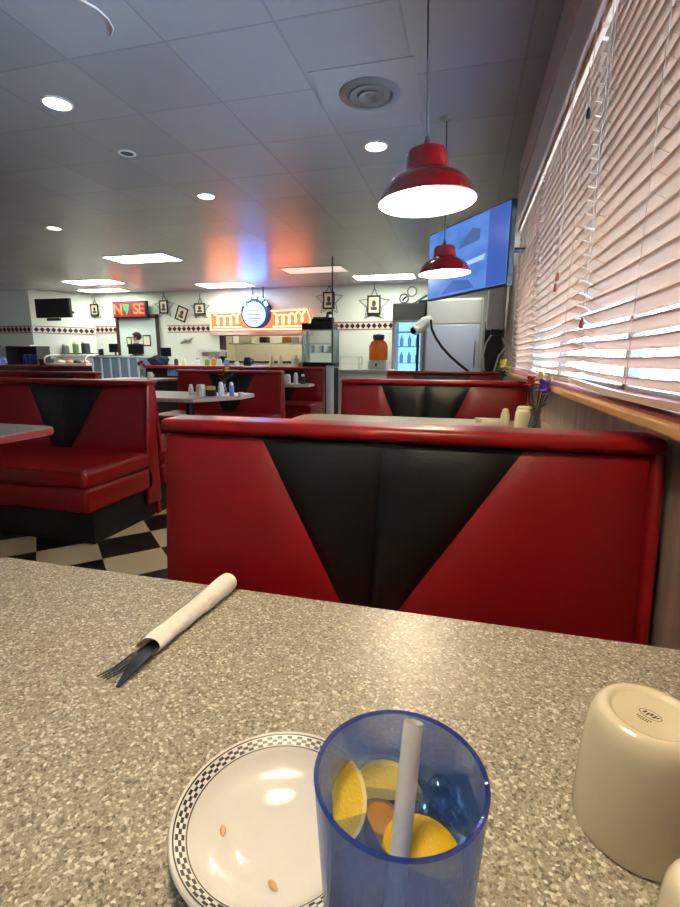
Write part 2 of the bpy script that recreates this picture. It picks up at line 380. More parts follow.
# ================================================================ BLINDS
def blind(y0,y1,label,zb,sag,tilt=28,top=WT+.02):
    L=y1-y0; t=thing('venetian_blind',label,'window blind',(.40,y0,0),0,'wood blinds along the window wall')
    w,p=.0525,.0442; a=math.radians(tilt)
    bm=bmesh.new(); z=zb+.035; k=0; N=26
    while z<top-.04:
        f=max(0,1-k/12.)        # lower slats rest lower in the middle of the run
        jit=random.uniform(-.0015,.0015)
        rows=[]
        for i in range(9):
            y=.004+(L-.008)*i/8; dz=-sag*f*math.sin(PI*i/8)+jit
            r=[]
            for j in range(5):
                s=(j/4-.5)*w; cv=.0035*(1-(2*j/4-1)**2)
                xx=s*math.cos(a)+cv*math.sin(a); zz=-s*math.sin(a)+cv*math.cos(a)
                r.append((bm.verts.new((xx,y,z+zz+dz)),bm.verts.new((xx-.0028*math.sin(a)*-1*0,y,z+zz+dz-.0028))))
            rows.append(r)
        for i in range(8):
            for j in range(4):
                A,B,Cc,D=rows[i][j],rows[i+1][j],rows[i+1][j+1],rows[i][j+1]
                f1=bm.faces.new((A[0],B[0],Cc[0],D[0])); f2=bm.faces.new((A[1],D[1],Cc[1],B[1])); f1.smooth=f2.smooth=True
            for j,(m1,m2) in ((0,(0,1)),(4,(0,1))):
                A,B=rows[i][j],rows[i+1][j]; bm.faces.new((A[0],A[1],B[1],B[0]))
        for i in (0,8):
            for j in range(4):
                A,D=rows[i][j],rows[i][j+1]; bm.faces.new((A[0],D[0],D[1],A[1]))
        z+=p; k+=1
    obj('slats',bm,M['slat'],t)
    obj('headrail',bx(-.03,.03,.003,L-.003,top-.035,top+.008,.003),M['slat'],t)
    bm=bmesh.new()
    for i in range(8):
        ya=.004+(L-.008)*i/8; yb=.004+(L-.008)*(i+1)/8
        za=zb-sag*math.sin(PI*i/8); zc=zb-sag*math.sin(PI*(i+1)/8)
        vs=[bm.verts.new((x,y,z)) for y,zq in ((ya,za),(yb,zc)) for x,z in ((-.026,zq+.006),(.026,zq-.004),(.026,zq-.020),(-.026,zq-.010))]
        for q in ((0,1,5,4),(1,2,6,5),(2,3,7,6),(3,0,4,7)): bm.faces.new([vs[j] for j in q])
        if i==0: bm.faces.new(vs[:4])
        if i==7: bm.faces.new(vs[4:])
    bmesh.ops.remove_doubles(bm,verts=bm.verts,dist=1e-5); obj('bottom_rail',bm,M['slat'],t)
    for fy in (.12,.5,.88):
        y=L*fy; bm=bmesh.new()
        tube(bm,[(-.0285,y,zb),(-.0285,y,top-.02)],.0011,5); tube(bm,[(.0285,y,zb),(.0285,y,top-.02)],.0011,5)
        zz=zb+.035
        while zz<top-.05:
            tube(bm,[(-.0265,y,zz+.009),(.0265,y,zz-.017)],.0007,5); zz+=p
        obj('ladder_cord',bm,M['cord'],t)
    return t
blind(seam[0]+.01,seam[1]-.01,'tan slatted wood blind on the window nearest the camera, out at the right edge',1.009,.004)
blind(seam[1]+.01,seam[2]-.01,'large tan slatted wood blind beside the speckled table with light through its lowest slats',1.006,.012)
blind(seam[2]+.01,seam[3]-.01,'tan slatted wood blind above the purple flower vase',1.009,.010,24)
blind(seam[3]+.01,seam[4]-.01,'narrow looking tan wood blind farthest along the wall, next to the blue television',1.012,.006,34)
# wooden cord pulls hanging at the seams
pullp=None
for (u,v,y,lab) in ((588,119,1.90,'small dark cord pull hanging high at the seam of the near blind'),(581,329,1.90,'tan wooden cord pull hanging low at the seam of the near blind'),(557,281,2.25,'tan wooden cord pull hanging against the middle blind'),(555,292,2.22,'lower wooden cord pull hanging just under another on the middle blind')):
    d=ray(u,v); t=.352/d.x; p=d*t+Vector((0,0,EYE))
    r=thing('cord_pull',lab,'cord pull',(.352,p.y,p.z),0,'blind cord pulls')
    obj('tassel',lt([(0,.0),(.006,.001),(.008,.010),(.005,.03),(.0015,.036),(0,.036)],10),M['sill'] if v>200 else M['blackpl'],r,True)
    obj('cord',tb([(0,0,.034),(.0,.0,WT-p.z)],.0012,5),M['cord'],r)

# ================================================================ BOOTHS
def panel(xl,xr,z0,z1,yf,bulge,nx=14,nz=12):
    bm=bmesh.new(); g=[]
    for j in range(nz+1):
        v=j/nz; z=z0+(z1-z0)*v; r=[]
        for i in range(nx+1):
            u=i/nx; x=xl(z)+(xr(z)-xl(z))*u
            b=bulge*(1-abs(2*u-1)**6)*(1-abs(2*v-1)**5)
            r.append(bm.verts.new((x,yf(z)-b,z)))
        g.append(r)
    for j in range(nz):
        for i in range(nx):
            f=bm.faces.new((g[j][i],g[j][i+1],g[j+1][i+1],g[j+1][i])); f.smooth=True
    # close the patch backwards so it has thickness
    rim=[g[0][i] for i in range(nx+1)]+[g[j][nx] for j in range(1,nz+1)]+[g[nz][i] for i in range(nx-1,-1,-1)]+[g[j][0] for j in range(nz-1,0,-1)]
    bk=[bm.verts.new((v.co.x,v.co.y+.028,v.co.z)) for v in rim]
    for k in range(len(rim)):
        q=(k+1)%len(rim); bm.faces.new((rim[k],bk[k],bk[q],rim[q]))
    return bm
def booth(label,x0,x1,yb,ztop,v,double=True,group='red and black diner booths'):
    """yb: front face of the back near its top; v=(xl_top,xr_top,xl_bot,xr_bot) of the black wedge, local"""
    w=x1-x0; t=thing('diner_booth',label,'booth',(x0,yb,0),0,group)
    T=.105 if double else .10; ZS=.45; lean=.10
    zp0,zp1=ZS-.02,ztop-.045; e=.026
    yf=lambda z: .012-(ztop-.05-z)*lean+.010
    xlt,xrt,xlb,xrb=v
    L=lambda z: xlb+(xlt-xlb)*(z-zp0)/(zp1-zp0)
    R=lambda z: xrb+(xrt-xrb)*(z-zp0)/(zp1-zp0)
    Mi=lambda z:(L(z)+R(z))/2
    def side(s):
        if s==0: tr=lambda bm: bm
        else:
            def tr(bm):
                for q in bm.verts: q.co=Vector((w-q.co.x,T-q.co.y,q.co.z))
                return bm
        obj('red_panel',tr(panel(lambda z:.003,L,zp0,zp1,yf,.022)),M['red'],t,True)
        obj('black_panel',tr(panel(L,Mi,zp0,zp1,yf,.017,8)),M['black'],t,True)
        obj('black_panel',tr(panel(Mi,R,zp0,zp1,yf,.017,8)),M['black'],t,True)
        obj('red_panel',tr(panel(R,lambda z:w-e,zp0,zp1,yf,.020)),M['red'],t,True)
        bm=bmesh.new(); box(bm,.0,w,-.60,.0,.20,.345,.022,3); box(bm,.0,w,-.61,.0,.34,ZS+.005,.035,4)
        for f in bm.faces: f.smooth=True
        st=obj('seat',tr(bm),M['red'],t,True)
        bm=bmesh.new(); tube(bm,[(.02,-.60,ZS-.005),(w-.02,-.60,ZS-.005)],.005,6); tube(bm,[(w-.004,-.58,ZS-.006),(w-.004,-.05,ZS-.006)],.005,6); tube(bm,[(w-.004,-.58,.342),(w-.004,-.05,.342)],.004,6)
        obj('piping',tr(bm),M['redroll'],st,True)
        obj('base',tr(bx(.03,w-.03,-.545,.02,0,.21)),M['base'],t)
    side(0)
    if double: side(1)
    y0=.05; y1=T-.05 if double else T
    obj('back_core',bx(.02,w-.02,y0,max(y1,y0+.03),.0,ztop-.03),M['red'],t)
    if not double: obj('back_board',bx(.01,w-.01,T-.012,T,.05,ztop-.02),M['red'],t)
    obj('top_roll',bx(.0,w,-.005,T+.005,ztop-.037,ztop,.017,4),M['redroll'],t,True)
    for xa in (.0,w-.024):
        lf=xa==0
        ya,yb_=(.034 if lf else .0),(T if lf or not double else T-.034)
        bm=bmesh.new(); box(bm,xa,xa+.024,ya,yb_,.10,ztop-.03,.011,3)
        for q in bm.verts:
            d_=max(0,(ztop-.05-q.co.z))*lean
            if q.co.y<T*.5: q.co.y-=d_*(1 if not lf else .9)
        obj('end_roll',bm,M['redroll'],t,True)
    return t
B1=(-.792,.415)
booth('large red booth with black centre wedge facing the speckled table',B1[0],B1[1],1.10,.920,(-.505-B1[0],.135-B1[0],-.262-B1[0],-.155-B1[0]))
booth('second red and black booth along the window wall, behind the large near one',-.89,.42,3.40,.934,(.30,.925,.50,.72))
booth('farthest red and black booth along the window wall, in front of the steel cabinet',-.90,.40,5.55,.942,(.30,.95,.50,.74))
booth('red booth left of the aisle, its seat and black base standing on checkered floor',-3.47,-2.03,2.72,.93,(.44,1.075,.64,.78))
booth('red booth in the left row behind the table with white mug and shakers',-3.42,-2.05,5.15,.937,(.42,1.03,.62,.76),False)
booth('red booth in the left row beside the silver post, farthest back',-3.32,-2.03,6.75,.945,(.42,1.0,.62,.76),False)
booth('dark red booth at far left seen over the top of the left aisle booth',-5.15,-3.74,4.18,.93,(.42,1.12,.62,.78))

# ================================================================ TABLES
def table(label,poly,zt=.75,edge='rosetrim',ped=None,group='speckled laminate booth tables'):
    cx=sum(p[0] for p in poly)/len(poly); cy=sum(p[1] for p in poly)/len(poly)
    if ped: cx,cy=ped
    t=thing('diner_table',label,'table',(cx,cy,0),0,group)
    pl=[(x-cx,y-cy) for x,y in poly]
    bm=bmesh.new(); prism(bm,pl,zt-.034,zt,bev=.0015); tp=obj('tabletop',bm,M['lam'],t)
    # edge band: ring around the outline
    bm=bmesh.new(); n=len(pl); rr=[]
    area=sum(pl[i][0]*pl[(i+1)%n][1]-pl[(i+1)%n][0]*pl[i][1] for i in range(n)); sg=1 if area>0 else -1
    for i in range(n):
        a=Vector(pl[i-1]); b=Vector(pl[i]); c=Vector(pl[(i+1)%n])
        d=((b-a).normalized()+(c-b).normalized()).normalized(); nn=Vector((d.y,-d.x))*sg
        rr.append([bm.verts.new((b.x+nn.x*o,b.y+nn.y*o,z)) for o,z in ((0.0,zt-.004),(.003,zt-.006),(.004,zt-.018),(.003,zt-.030),(0,zt-.032))])
    for i in range(n):
        A=rr[i]; B=rr[(i+1)%n]
        for k in range(4): bm.faces.new((A[k],B[k],B[k+1],A[k+1]))
        bm.faces.new((A[4],B[4],B[0],A[0]))
    obj('edge_band',bm,M[edge],t)
    obj('pedestal',lt([(0,.03),(.05,.03),(.045,.05),(.038,.08),(.038,zt-.08),(.10,zt-.05),(.10,zt-.034),(0,zt-.034)],20),M['iron'],t,True)
    bm=bmesh.new(); box(bm,-.28,.28,-.035,.035,0,.032,.01); box(bm,-.035,.035,-.17,.17,0,.032,.01); obj('base',bm,M['iron'],t)
    return t
table('speckled grey table in the foreground with glass, plate and mug on it',rrect(-.96,XR-.005,-.20,.578,.05),edge='paletrim')
table('speckled table between the two nearest window booths, flower vase at its wall end',[(XR-.005,2.06),(XR-.005,2.74),(-.87,2.74),(-.93,2.66),(-.93,2.14),(-.87,2.06)],edge='paletrim')
table('speckled table hidden behind the second window booth',rrect(-.80,XR-.035,4.34,4.98,.05),edge='paletrim')
table('speckled table in the left row carrying white mug, shakers and flowers',[(-3.38,4.20),(-3.38,3.46),(-2.16,3.46),(-1.93,3.86),(-1.93,4.14),(-1.99,4.20)],edge='paletrim')
table('red edged table at the left frame edge in front of the left aisle booth',rrect(-3.3,-1.90,1.45,1.86,.07),edge='rosetrim')
table('small white topped table in front of the farthest left row booth',[(-3.2,6.14),(-3.2,5.70),(-2.1,5.70),(-1.95,5.82),(-1.95,6.06),(-2.02,6.14)],edge='paletrim')
table('speckled table far left behind the left aisle booth, red flowers on it',rrect(-5.6,-4.6,6.35,7.0,.06),edge='rosetrim')

# ================================================================ PENDANT LAMPS
def pendant(label,x,y,zr):
    t=thing('pendant_lamp',label,'lamp',(x,y,zr),0,'red pendant lamps over the window tables')
    R=.187; outer=[(R,0),(R+.002,.004),(R-.003,.012),(R-.012,.030),(R-.028,.058),(R-.052,.082),(.110,.096),(.092,.102),(.084,.112),(.080,.130),(.077,.165),(.070,.182),(.050,.192),(.014,.196),(0,.196)]
    inner=[(R-.002,.001),(R-.006,.012),(R-.015,.029),(R-.031,.055),(R-.054,.078),(.106,.091),(.084,.100),(.078,.112),(.074,.14),(0,.15)]
    sh=obj('shade',lt(outer,48),M['lampred'],t,True)
    obj('shade_lining',lt(inner,48),M['lampwhite'],sh,True)
    obj('bulb',lt([(0,.018),(.026,.024),(.043,.045),(.045,.062),(.036,.085),(.018,.105),(.016,.125),(0,.125)],20),M['bulb'],t,True)
    obj('socket',lt([(.0,.12),(.022,.12),(.022,.148),(0,.148)],16),M['white'],t,True)
    obj('collar',lt([(0,.194),(.015,.194),(.013,.21),(.008,.232),(.004,.236),(0,.236)],16),M['darkgrey'],t,True)
    obj('cord',tb([(0,0,.23),(0,0,CEIL-zr-.015)],.0042,8),M['darkgrey'],t,True)
    obj('ceiling_canopy',lt([(0,CEIL-zr-.03),(.02,CEIL-zr-.03),(.05,CEIL-zr-.012),(.055,CEIL-zr),(0,CEIL-zr)],24),M['grey'],t,True)
    return t
p1=pendant('large red bell pendant lamp with glowing white inside, nearest in view',-.183,2.0,1.668)
p1.rotation_euler=(0,math.radians(-1.8),0)
dup(p1,'smaller looking red pendant lamp hanging in front of the blue television',(-.192,3.68,1.682),0)
dup(p1,'red pendant lamp above the foreground table, out of frame overhead',(-.19,.34,1.668),0)

# ================================================================ CEILING FITTINGS
def downlight(label,x,y,m,r=.075):
    t=thing('downlight',label,'ceiling light',(x,y,CEIL),0,'round recessed downlights')
    obj('trim_ring',lt([(r,-.001),(r+.018,-.001),(r+.018,-.006),(r+.006,-.010),(r,-.006),(r,-.001)],28),M['white'],t,True)
    obj('lens',lt([(0,-.004),(r,-.004),(r,-.001),(0,-.001)],28),m,t,True)
    return t
for (u,v,m,lab) in ((57,103,'down','bright round downlight in the left ceiling, nearest one lit'),(206,196,'down','bright round downlight left of the orange ceiling glow'),(376,146,'down','bright round downlight left of the near red pendant'),(54,228,'downdim','dim amber downlight at the far left ceiling'),(127,153,'darkgrey','unlit round recessed fitting in the left ceiling')):
    p=onz(u,v,CEIL); downlight(lab,p.x,p.y,M[m],.05 if v==153 else .075)
def troffer(label,x0,x1,y0,y1,m='tube'):
    t=thing('ceiling_light',label,'ceiling light',((x0+x1)/2,(y0+y1)/2,CEIL),0,'bright rectangular ceiling lights')
    a,b=(x1-x0)/2,(y1-y0)/2
    bm=bmesh.new()
    for q in ((-a,a,-b,-b+.02),(-a,a,b-.02,b),(-a,-a+.02,-b,b),(a-.02,a,-b,b)): box(bm,*q,-.012,-.001)
    obj('frame',bm,M['white'],t); obj('diffuser',bx(-a+.02,a-.02,-b+.02,b-.02,-.008,-.001),M[m],t)
troffer('rectangular ceiling light nearest in view, left of the orange glow',-5.86,-4.70,6.92,7.50)
troffer('rectangular ceiling light above the wall television',-8.56,-7.36,8.82,9.40)
troffer('thin looking ceiling light beyond the one above the wall television',-9.3,-8.1,10.02,10.5)
troffer('ceiling light right above the orange neon sign',-5.95,-4.75,9.84,10.44)
troffer('added unseen ceiling light behind the blue television, brightening the steel cabinet',-.45,.10,7.0,7.6)  # fixture added out of view to brighten the steel cabinet
q0=onz(285,271,CEIL); q1=onz(345,268,CEIL)
troffer('dim thin ceiling light strip right of the orange glow',min(q0.x,q1.x),max(q0.x,q1.x),(q0.y+q1.y)/2-.3,(q0.y+q1.y)/2+.3,'tubefaint')
troffer('ceiling light above the amber drink dispenser',-2.30,-1.08,9.60,10.20)
M['ventpanel']=mat('vent panel grey',rgb(158,156,158),.5); M['ventgrey']=mat('vent grey',rgb(112,110,112),.5)
p=onz(370,93,CEIL)
t=thing('ceiling_speaker_vent','round grey air diffuser set in a square panel between two ceiling lines','vent',(p.x,p.y,CEIL))
obj('panel',bx(-.305,.305,-.305,.305,-.006,-.001),M['ventpanel'],t)
bm=bmesh.new()
for k,(r0,r1) in enumerate(((.03,.07),(.085,.125),(.14,.185))): lathe(bm,[(r0,-.012-.004*k),(r1,-.026+.006*k),(r1+.004,-.022+.006*k),(r0,-.008)],32)
obj('louvre',bm,M['ventgrey'],t,True)
obj('recess',lt([(0,-.0065),(.19,-.0065),(.19,-.008),(0,-.008)],32),M['ventgrey'],t)
pts=[onz(u,v,CEIL-.006) for u,v in ((60,-8),(80,-1),(97,9),(108,19),(113,28),(111,35))]
o=obj('cable_cover',tb(pts,.0055,6),M['headerline'],None,True); tag(o,'thin pale curved strip on the ceiling at top left','cable')

# ================================================================ ON THE NEAR TABLE
ZT=.75
# --- tumbler
GX,GY=-.0205,.197; GH=.133; GR=.0422
t=thing('tumbler','clear blue plastic tumbler of iced lemon water in the foreground','glass',(GX,GY,ZT))
def gr(z): return .0345+(GR-.0345)*z/GH
outer=[(0,.0),(gr(0)-.002,.0)]+[(gr(z),z) for z in (.002,.03,.06,.09,.115,.1310)]
inner=[(gr(z)-.0022,z) for z in (.1310,.115,.09,.06,.03,.009)]+[(0,.007)]
obj('cup',lt(outer+inner,64),M['blueglass'],t,True)
obj('rim',lt([(gr(.1310)+.0001,.1310),(GR+.0001,.1318),(GR-.001,.1325),(GR-.0021,.1318),(gr(.1310)-.0022,.1310)],64),M['bluerim'],t,True)
WL=.094
obj('water',lt([(0,.0095),(gr(.0095)-.0035,.0095),(gr(.05)-.0030,.05),(gr(WL)-.0026,WL),(0,WL)],48),M['water'],t,True)
# --- straw
s0=Vector((GX+.001,GY-.0290,ZT+.065)); s1=Vector((GX+.0045,GY+.011,ZT+.152))
bm=bmesh.new(); tube(bm,[s0,s1],.0049,16,caps=False)
tube(bm,[s0,s1],.0042,16,caps=False)
o=obj('drinking_straw',bm,M['straw'],None,True); tag(o,'milky white plastic straw standing in the blue tumbler','straw')
# --- lemon wedges
def lemon(label,loc,rot,ang=70,r=.0235,ln=1.25,axis=None,rm='rind',fm='flesh'):
    t=thing('lemon_wedge',label,'lemon',loc,0,'lemon wedges in the tumbler'); A=math.radians(ang); n=12; m=12
    if axis is None: t.rotation_euler=rot
    else:      # one cut face turned up towards the drinker, long axis along 'axis'
        c_=Vector(rot).normalized(); ax=Vector(axis); ax=(ax-c_*ax.dot(c_)).normalized()
        n1=Vector((-math.sin(A/2),math.cos(A/2),0)); z1=Vector((0,0,1)); src=Matrix((n1,z1,n1.cross(z1))).transposed(); dst=Matrix((c_,ax,c_.cross(ax))).transposed()
        t.rotation_euler=(dst@src.transposed()).to_euler()
    bm=bmesh.new(); g=[]
    for i in range(n+1):
        th=PI*i/n; row=[]
        for j in range(m+1):
            ph=-A/2+A*j/m
            rr=r*math.sin(th)
            row.append(bm.verts.new((rr*math.cos(ph),rr*math.sin(ph),-r*ln*math.cos(th))))
        g.append(row)
    for i in range(n):
        for j in range(m): bm.faces.new((g[i][j],g[i][j+1],g[i+1][j+1],g[i+1][j])).smooth=True
    bmesh.ops.remove_doubles(bm,verts=bm.verts,dist=1e-6)
    obj('rind',bm,M[rm],t,True)
    bm=bmesh.new(); bp=bmesh.new(); q=.90
    for s in (-1,1):
        ph=s*A/2
        c=Vector((math.cos(ph),math.sin(ph),0))
        def P(i,k): return c*(r*k*math.sin(PI*i/n))+Vector((0,0,-r*ln*(.94 if k<1 else 1)*math.cos(PI*i/n)))
        for i in range(n):
            a,b=P(i,.88),P(i+1,.88); vs=[bm.verts.new(v) for v in (Vector((0,0,a.z)),a,b,Vector((0,0,b.z)))]
            bm.faces.new(vs)
            vs=[bp.verts.new(v) for v in (a,P(i,1.0),P(i+1,1.0),b)]; bp.faces.new(vs)
    for b_ in (bm,bp): bmesh.ops.remove_doubles(b_,verts=b_.verts,dist=1e-6); bmesh.ops.dissolve_degenerate(b_,dist=1e-6,edges=b_.edges)
    obj('flesh',bm,M[fm],t); obj('pith',bp,M['pith'],t)
    return t
R=math.radians
lemon('lemon wedge at the left inside the tumbler, standing against its side',onz(326,796,ZT+.100)+Vector((.0035,0,0)),(.30,-.50,.78),60,.0190,1.15,(.30,-.80,-.45))
lemon('pale lemon wedge in the middle of the tumbler, behind the straw',onz(384,800,ZT+.090),(.10,-.75,.65),70,.0190,1.15,(1,.15,.1),'pith','pithflesh')
lemon('lemon wedge with rind up nearest the front of the tumbler',onz(421,856,ZT+.088),(R(90),R(-75),R(80)),150,.0165)
lemon('submerged amber looking lemon wedge deep in the tumbler',onz(380,838,ZT+.080),(R(80),R(-60),R(40)),110,.016,1.2,None,'amberrind','amberrind')
# --- ice cubes
icep=None
for (u,v,z,rx,ry,rz,lab) in ((449,806,.090,20,15,30,'ice cube at the right of the tumbler against its wall'),(434,790,.088,50,10,10,'ice cube at the back of the tumbler behind the straw'),(440,834,.080,10,40,55,'ice cube at the front right of the tumbler'),(388,776,.066,30,60,20,'ice cube deep at the back left of the tumbler'),(405,840,.045,15,25,70,'ice cube at the bottom of the tumbler')):
    if icep is None:
        o=obj('ice_cube',bx(-.0115,.0115,-.0115,.0115,-.0115,.0115,.0025,3),M['iceglass'],None,True); icep=o
    else:
        o=icep.copy(); C.objects.link(o)
    o.location=onz(u,v,ZT+z); o.rotation_euler=(R(rx),R(ry),R(rz)); tag(o,lab,'ice cube','ice cubes in the tumbler')
# --- plate
PXc,PYc,PR=-.1105,.2525,.0740
t=thing('saucer','white china saucer with black and white checkered rim, left of the blue tumbler','plate',(PXc,PYc,ZT))
prof=[(0,.0035),(.036,.0035),(.037,.0),(.040,.0),(.041,.004),(.050,.0075),(.060,.0125),(PR-.001,.0160),(PR,.0172),(PR-.001,.0186),(.0705,.0182),(.0610,.0148),(.0580,.0122),(.053,.0092),(.046,.0066),(.038,.0052),(.030,.0047),(.029,.0042),(0,.0042)]
t.scale=(.966,.966,1.25)
pd=obj('dish',lt(prof,72),M['china'],t,True)
bm=bmesh.new(); NC=100
def ring(r): # height of the rim surface
    return .0148+(r-.061)*(.0182-.0148)/(.0705-.061)+.0003
def cell(ra,rb,a0,a1,mi):
    n=2; vs=[]
    for k in range(n+1): a=a0+(a1-a0)*k/n; vs.append((ra*math.cos(a),ra*math.sin(a),ring(ra)))
    for k in range(n,-1,-1): a=a0+(a1-a0)*k/n; vs.append((rb*math.cos(a),rb*math.sin(a),ring(rb)))
    f=bm.faces.new([bm.verts.new(v) for v in vs]); f.material_index=mi
rows=[.0630,.0650,.0670,.0690]
for i in range(3):
    for k in range(NC*1):
        a0=2*PI*k/NC; a1=2*PI*(k+1)/NC; cell(rows[i],rows[i+1],a0,a1,(i+k)%2)
for ra,rb in ((.0614,.0622),(.0698,.0708)):
    for k in range(NC): cell(ra,rb,2*PI*k/NC,2*PI*(k+1)/NC,0)
obj('checker_band',bm,[M['ink'],M['china']],t)
sp=None
for (u,v,rz,lab) in ((223,830,30,'lemon seed at the left of the saucer well'),(273,885,60,'lemon seed at the front of the saucer well')):
    p=onz(u,v,ZT+.0085)
    if sp is None:
        o=obj('lemon_seed',lt([(0,-.0042),(.0012,-.0036),(.0021,-.001),(.0018,.0018),(.0007,.004),(0,.0046)],12),M['seed'],None,True); sp=o
    else: o=sp.copy(); C.objects.link(o)
    o.location=(p.x,p.y,ZT+.0082); o.rotation_euler=(R(86),0,R(rz)); tag(o,lab,'seed','lemon seeds on the saucer')
# --- upside-down mugs
def mug(label,loc,rz,m,group,s=1.0,stamp=False,inverted=True):
    t=thing('mug',label,'mug',loc,rz,group)
    Hm=.088*s; f=lambda r,z:(r*s,z*s)
    out=[f(.0365,.0),f(.0385,.001),f(.0390,.004),f(.0385,.02),f(.0375,.045),f(.0360,.068),f(.0345,.078),f(.0315,.0848),f(.0280,.0876),f(.0255,.0880),f(.0235,.0872),f(.0225,.0858),f(.0215,.0852),(0,.0850*s)]
    inn=[(0,.080*s),f(.029,.079),f(.0325,.070),f(.0345,.03),f(.036,.002),f(.0365,.0)]
    b=obj('body',lt(inn+out,56),m,t,True)
    hp=[(.0365*s+.02*s*math.sin(PI*k/10)*1.25,0,(.018+.05*k/10)*s) for k in range(11)]
    hb=tb(hp,[.0055*s]*11,10)
    obj('handle',hb,m,t,True)
    if stamp:
        bm=bmesh.new(); z=.0854*s; q_=1.5
        def ell(cx,cy,a,b,w,n=40):
            vo=[bm.verts.new((cx+(a+w)*math.cos(2*PI*k/n),cy+(b+w)*math.sin(2*PI*k/n),z)) for k in range(n)]
            vi=[bm.verts.new((cx+a*math.cos(2*PI*k/n),cy+b*math.sin(2*PI*k/n),z)) for k in range(n)]
            for k in range(n): bm.faces.new((vo[k],vo[(k+1)%n],vi[(k+1)%n],vi[k]))
        ell(0,0,.0044,.0027,.0003)
        for (x,y,w,h) in ((-.0024,.0002,.0009,.0022),(-.001,-.0003,.0007,.0026),(.0004,.0004,.0010,.0020),(.0018,-.0001,.0008,.0026),(.003,.0003,.0006,.0016)):
            vs=[bm.verts.new((x+dx*w+dy*.0006,y+dy*h,z)) for dx,dy in ((-.5,-.5),(.5,-.5),(.5,.5),(-.5,.5))]; bm.faces.new(vs)
        for row in (0,1):
            for k in range(7-2*row):
                x=-.0035+.0009*k+.0009*row; y=-.0046-.0013*row
                vs=[bm.verts.new((x+dx*.0006,y+dy*.0008,z)) for dx,dy in ((-.5,-.5),(.5,-.5),(.5,.5),(-.5,.5))]; bm.faces.new(vs)
        for v in bm.verts: v.co.x*=q_; v.co.y*=q_
        sm=obj('maker_stamp',bm,M['ink'],b); sm['label']='small black oval maker mark'
    return t
mug('cream china mug upside down with black stamp, right edge of the near table',(.1355,.3290,ZT),R(-40),M['cream'],'cream mugs on the near table',1.06,True)
mug('second cream mug upside down, mostly cut off at the bottom right corner',(.1420,.2330,ZT),R(-60),M['cream'],'cream mugs on the near table',.74)
# --- napkin roll with cutlery
a=onz(229,582,ZT+.012); b=onz(143,648,ZT+.012); b2=onz(126,664,ZT+.008)
a.z=b.z=0; b2.z=0
dv=(b-a); Ln=dv.length; ang=math.atan2(dv.y,dv.x)
t=thing('napkin_roll','white paper napkin rolled around fork and knife on the speckled table','napkin',(a.x,a.y,ZT),ang,'rolled napkins with cutlery')
bm=bmesh.new(); nr=26; ns=22; rings=[]
for i in range(nr+1):
    s=i/nr; rad=.0135*(1-.10*s)*(1+.05*math.sin(9*s)+.03*math.sin(23*s)); rg=[]
    flat=1-.30*s
    for k in range(ns):
        th=2*PI*k/ns
        xx=Ln*s
        if s>.8: xx-= (s-.8)*.14*(1+math.sin(th+.6))*.22      # slanted torn end
        rr=rad*(1+.03*math.sin(3*th+8*s))
        rg.append(bm.verts.new((xx,rr*math.cos(th)*(1+.15*s),max(.0002,.0125*flat*1.02+rr*math.sin(th)*flat))))
    rings.append(rg)
for A,B in zip(rings,rings[1:]):
    for k in range(ns):
        q=(k+1)%ns; bm.faces.new((A[k],A[q],B[q],B[k])).smooth=True
# rolled spiral end cap
cvert=bm.verts.new((.006,0,.0125))
for k in range(ns): bm.faces.new((rings[0][k],cvert,rings[0][(k+1)%ns]))
nb=obj('napkin',bm,M['paper'],t,True)
# loose outer edge of the paper lying along the roll
bm=bmesh.new(); rows_=[]
for i in range(9):
    q=i/8; xx=Ln*(.30+.66*q); hgt=.016*(1-.25*q); row=[]
    for jj,(yy,zz) in enumerate(((-.009,hgt+.0065),(-.0135,hgt*.75),(-.0165-.002*math.sin(5*q),hgt*.25),(-.019-.003*math.sin(3*q),.0008))):
        row.append((bm.verts.new((xx-.012*jj*(1-q),yy,zz)),bm.verts.new((xx-.012*jj*(1-q),yy+.0012,max(.0001,zz-.0008)))))
    rows_.append(row)
for i in range(8):
    for jj in range(3):
        for kk in (0,1): bm.faces.new((rows_[i][jj][kk],rows_[i+1][jj][kk],rows_[i+1][jj+1][kk],rows_[i][jj+1][kk])).smooth=True
obj('flap',bm,M['paper'],nb,True)
tail=[Vector((Ln-.03,0,0))]
# fork and knife tips poke out
bm=bmesh.new()
def blade(bm,pts,w,th):
    prev=None
    for (x,y,z),ww in zip(pts,w):
        r=[bm.verts.new((x,y-ww,z)),bm.verts.new((x,y+ww,z)),bm.verts.new((x,y+ww,z+th)),bm.verts.new((x,y-ww,z+th))]
        if prev:
            for k in range(4): q=(k+1)%4; bm.faces.new((prev[k],prev[q],r[q],r[k]))
        else: bm.faces.new(r[::-1])
        prev=r
    bm.faces.new(prev)
kn=obj('cutlery_knife',bm if False else (lambda b_: (blade(b_,[(Ln-.06,.004,.006),(Ln-.005,.006,.0085),(Ln+.022,.008,.0065),(Ln+.050,.012,.001)],[.005,.0075,.007,.002],.0014),b_)[1])(bm),M['darkchrome'],t,False); kn['label']='dark shiny knife blade tip'; kn.name='knife'
bm=bmesh.new(); blade(bm,[(Ln-.06,-.004,.004),(Ln-.012,-.005,.0035),(Ln+.006,-.006,.003)],[.003,.005,.0085],.0014)
for k in range(4):
    yy=-.0125+.0043*k; blade(bm,[(Ln+.005,yy,.003),(Ln+.028,yy-.002,.0018),(Ln+.048,yy-.004,.0045)],[.0014,.0012,.0006],.0012)
fk=obj('fork',bm,M['darkchrome'],t,False); fk['label']='steel fork tines'
napkin=t
p=onz(22,427,ZT+.01)
dup(napkin,'white rolled napkin on the red edged table at the left frame edge',(-2.12,1.62,ZT),R(165))
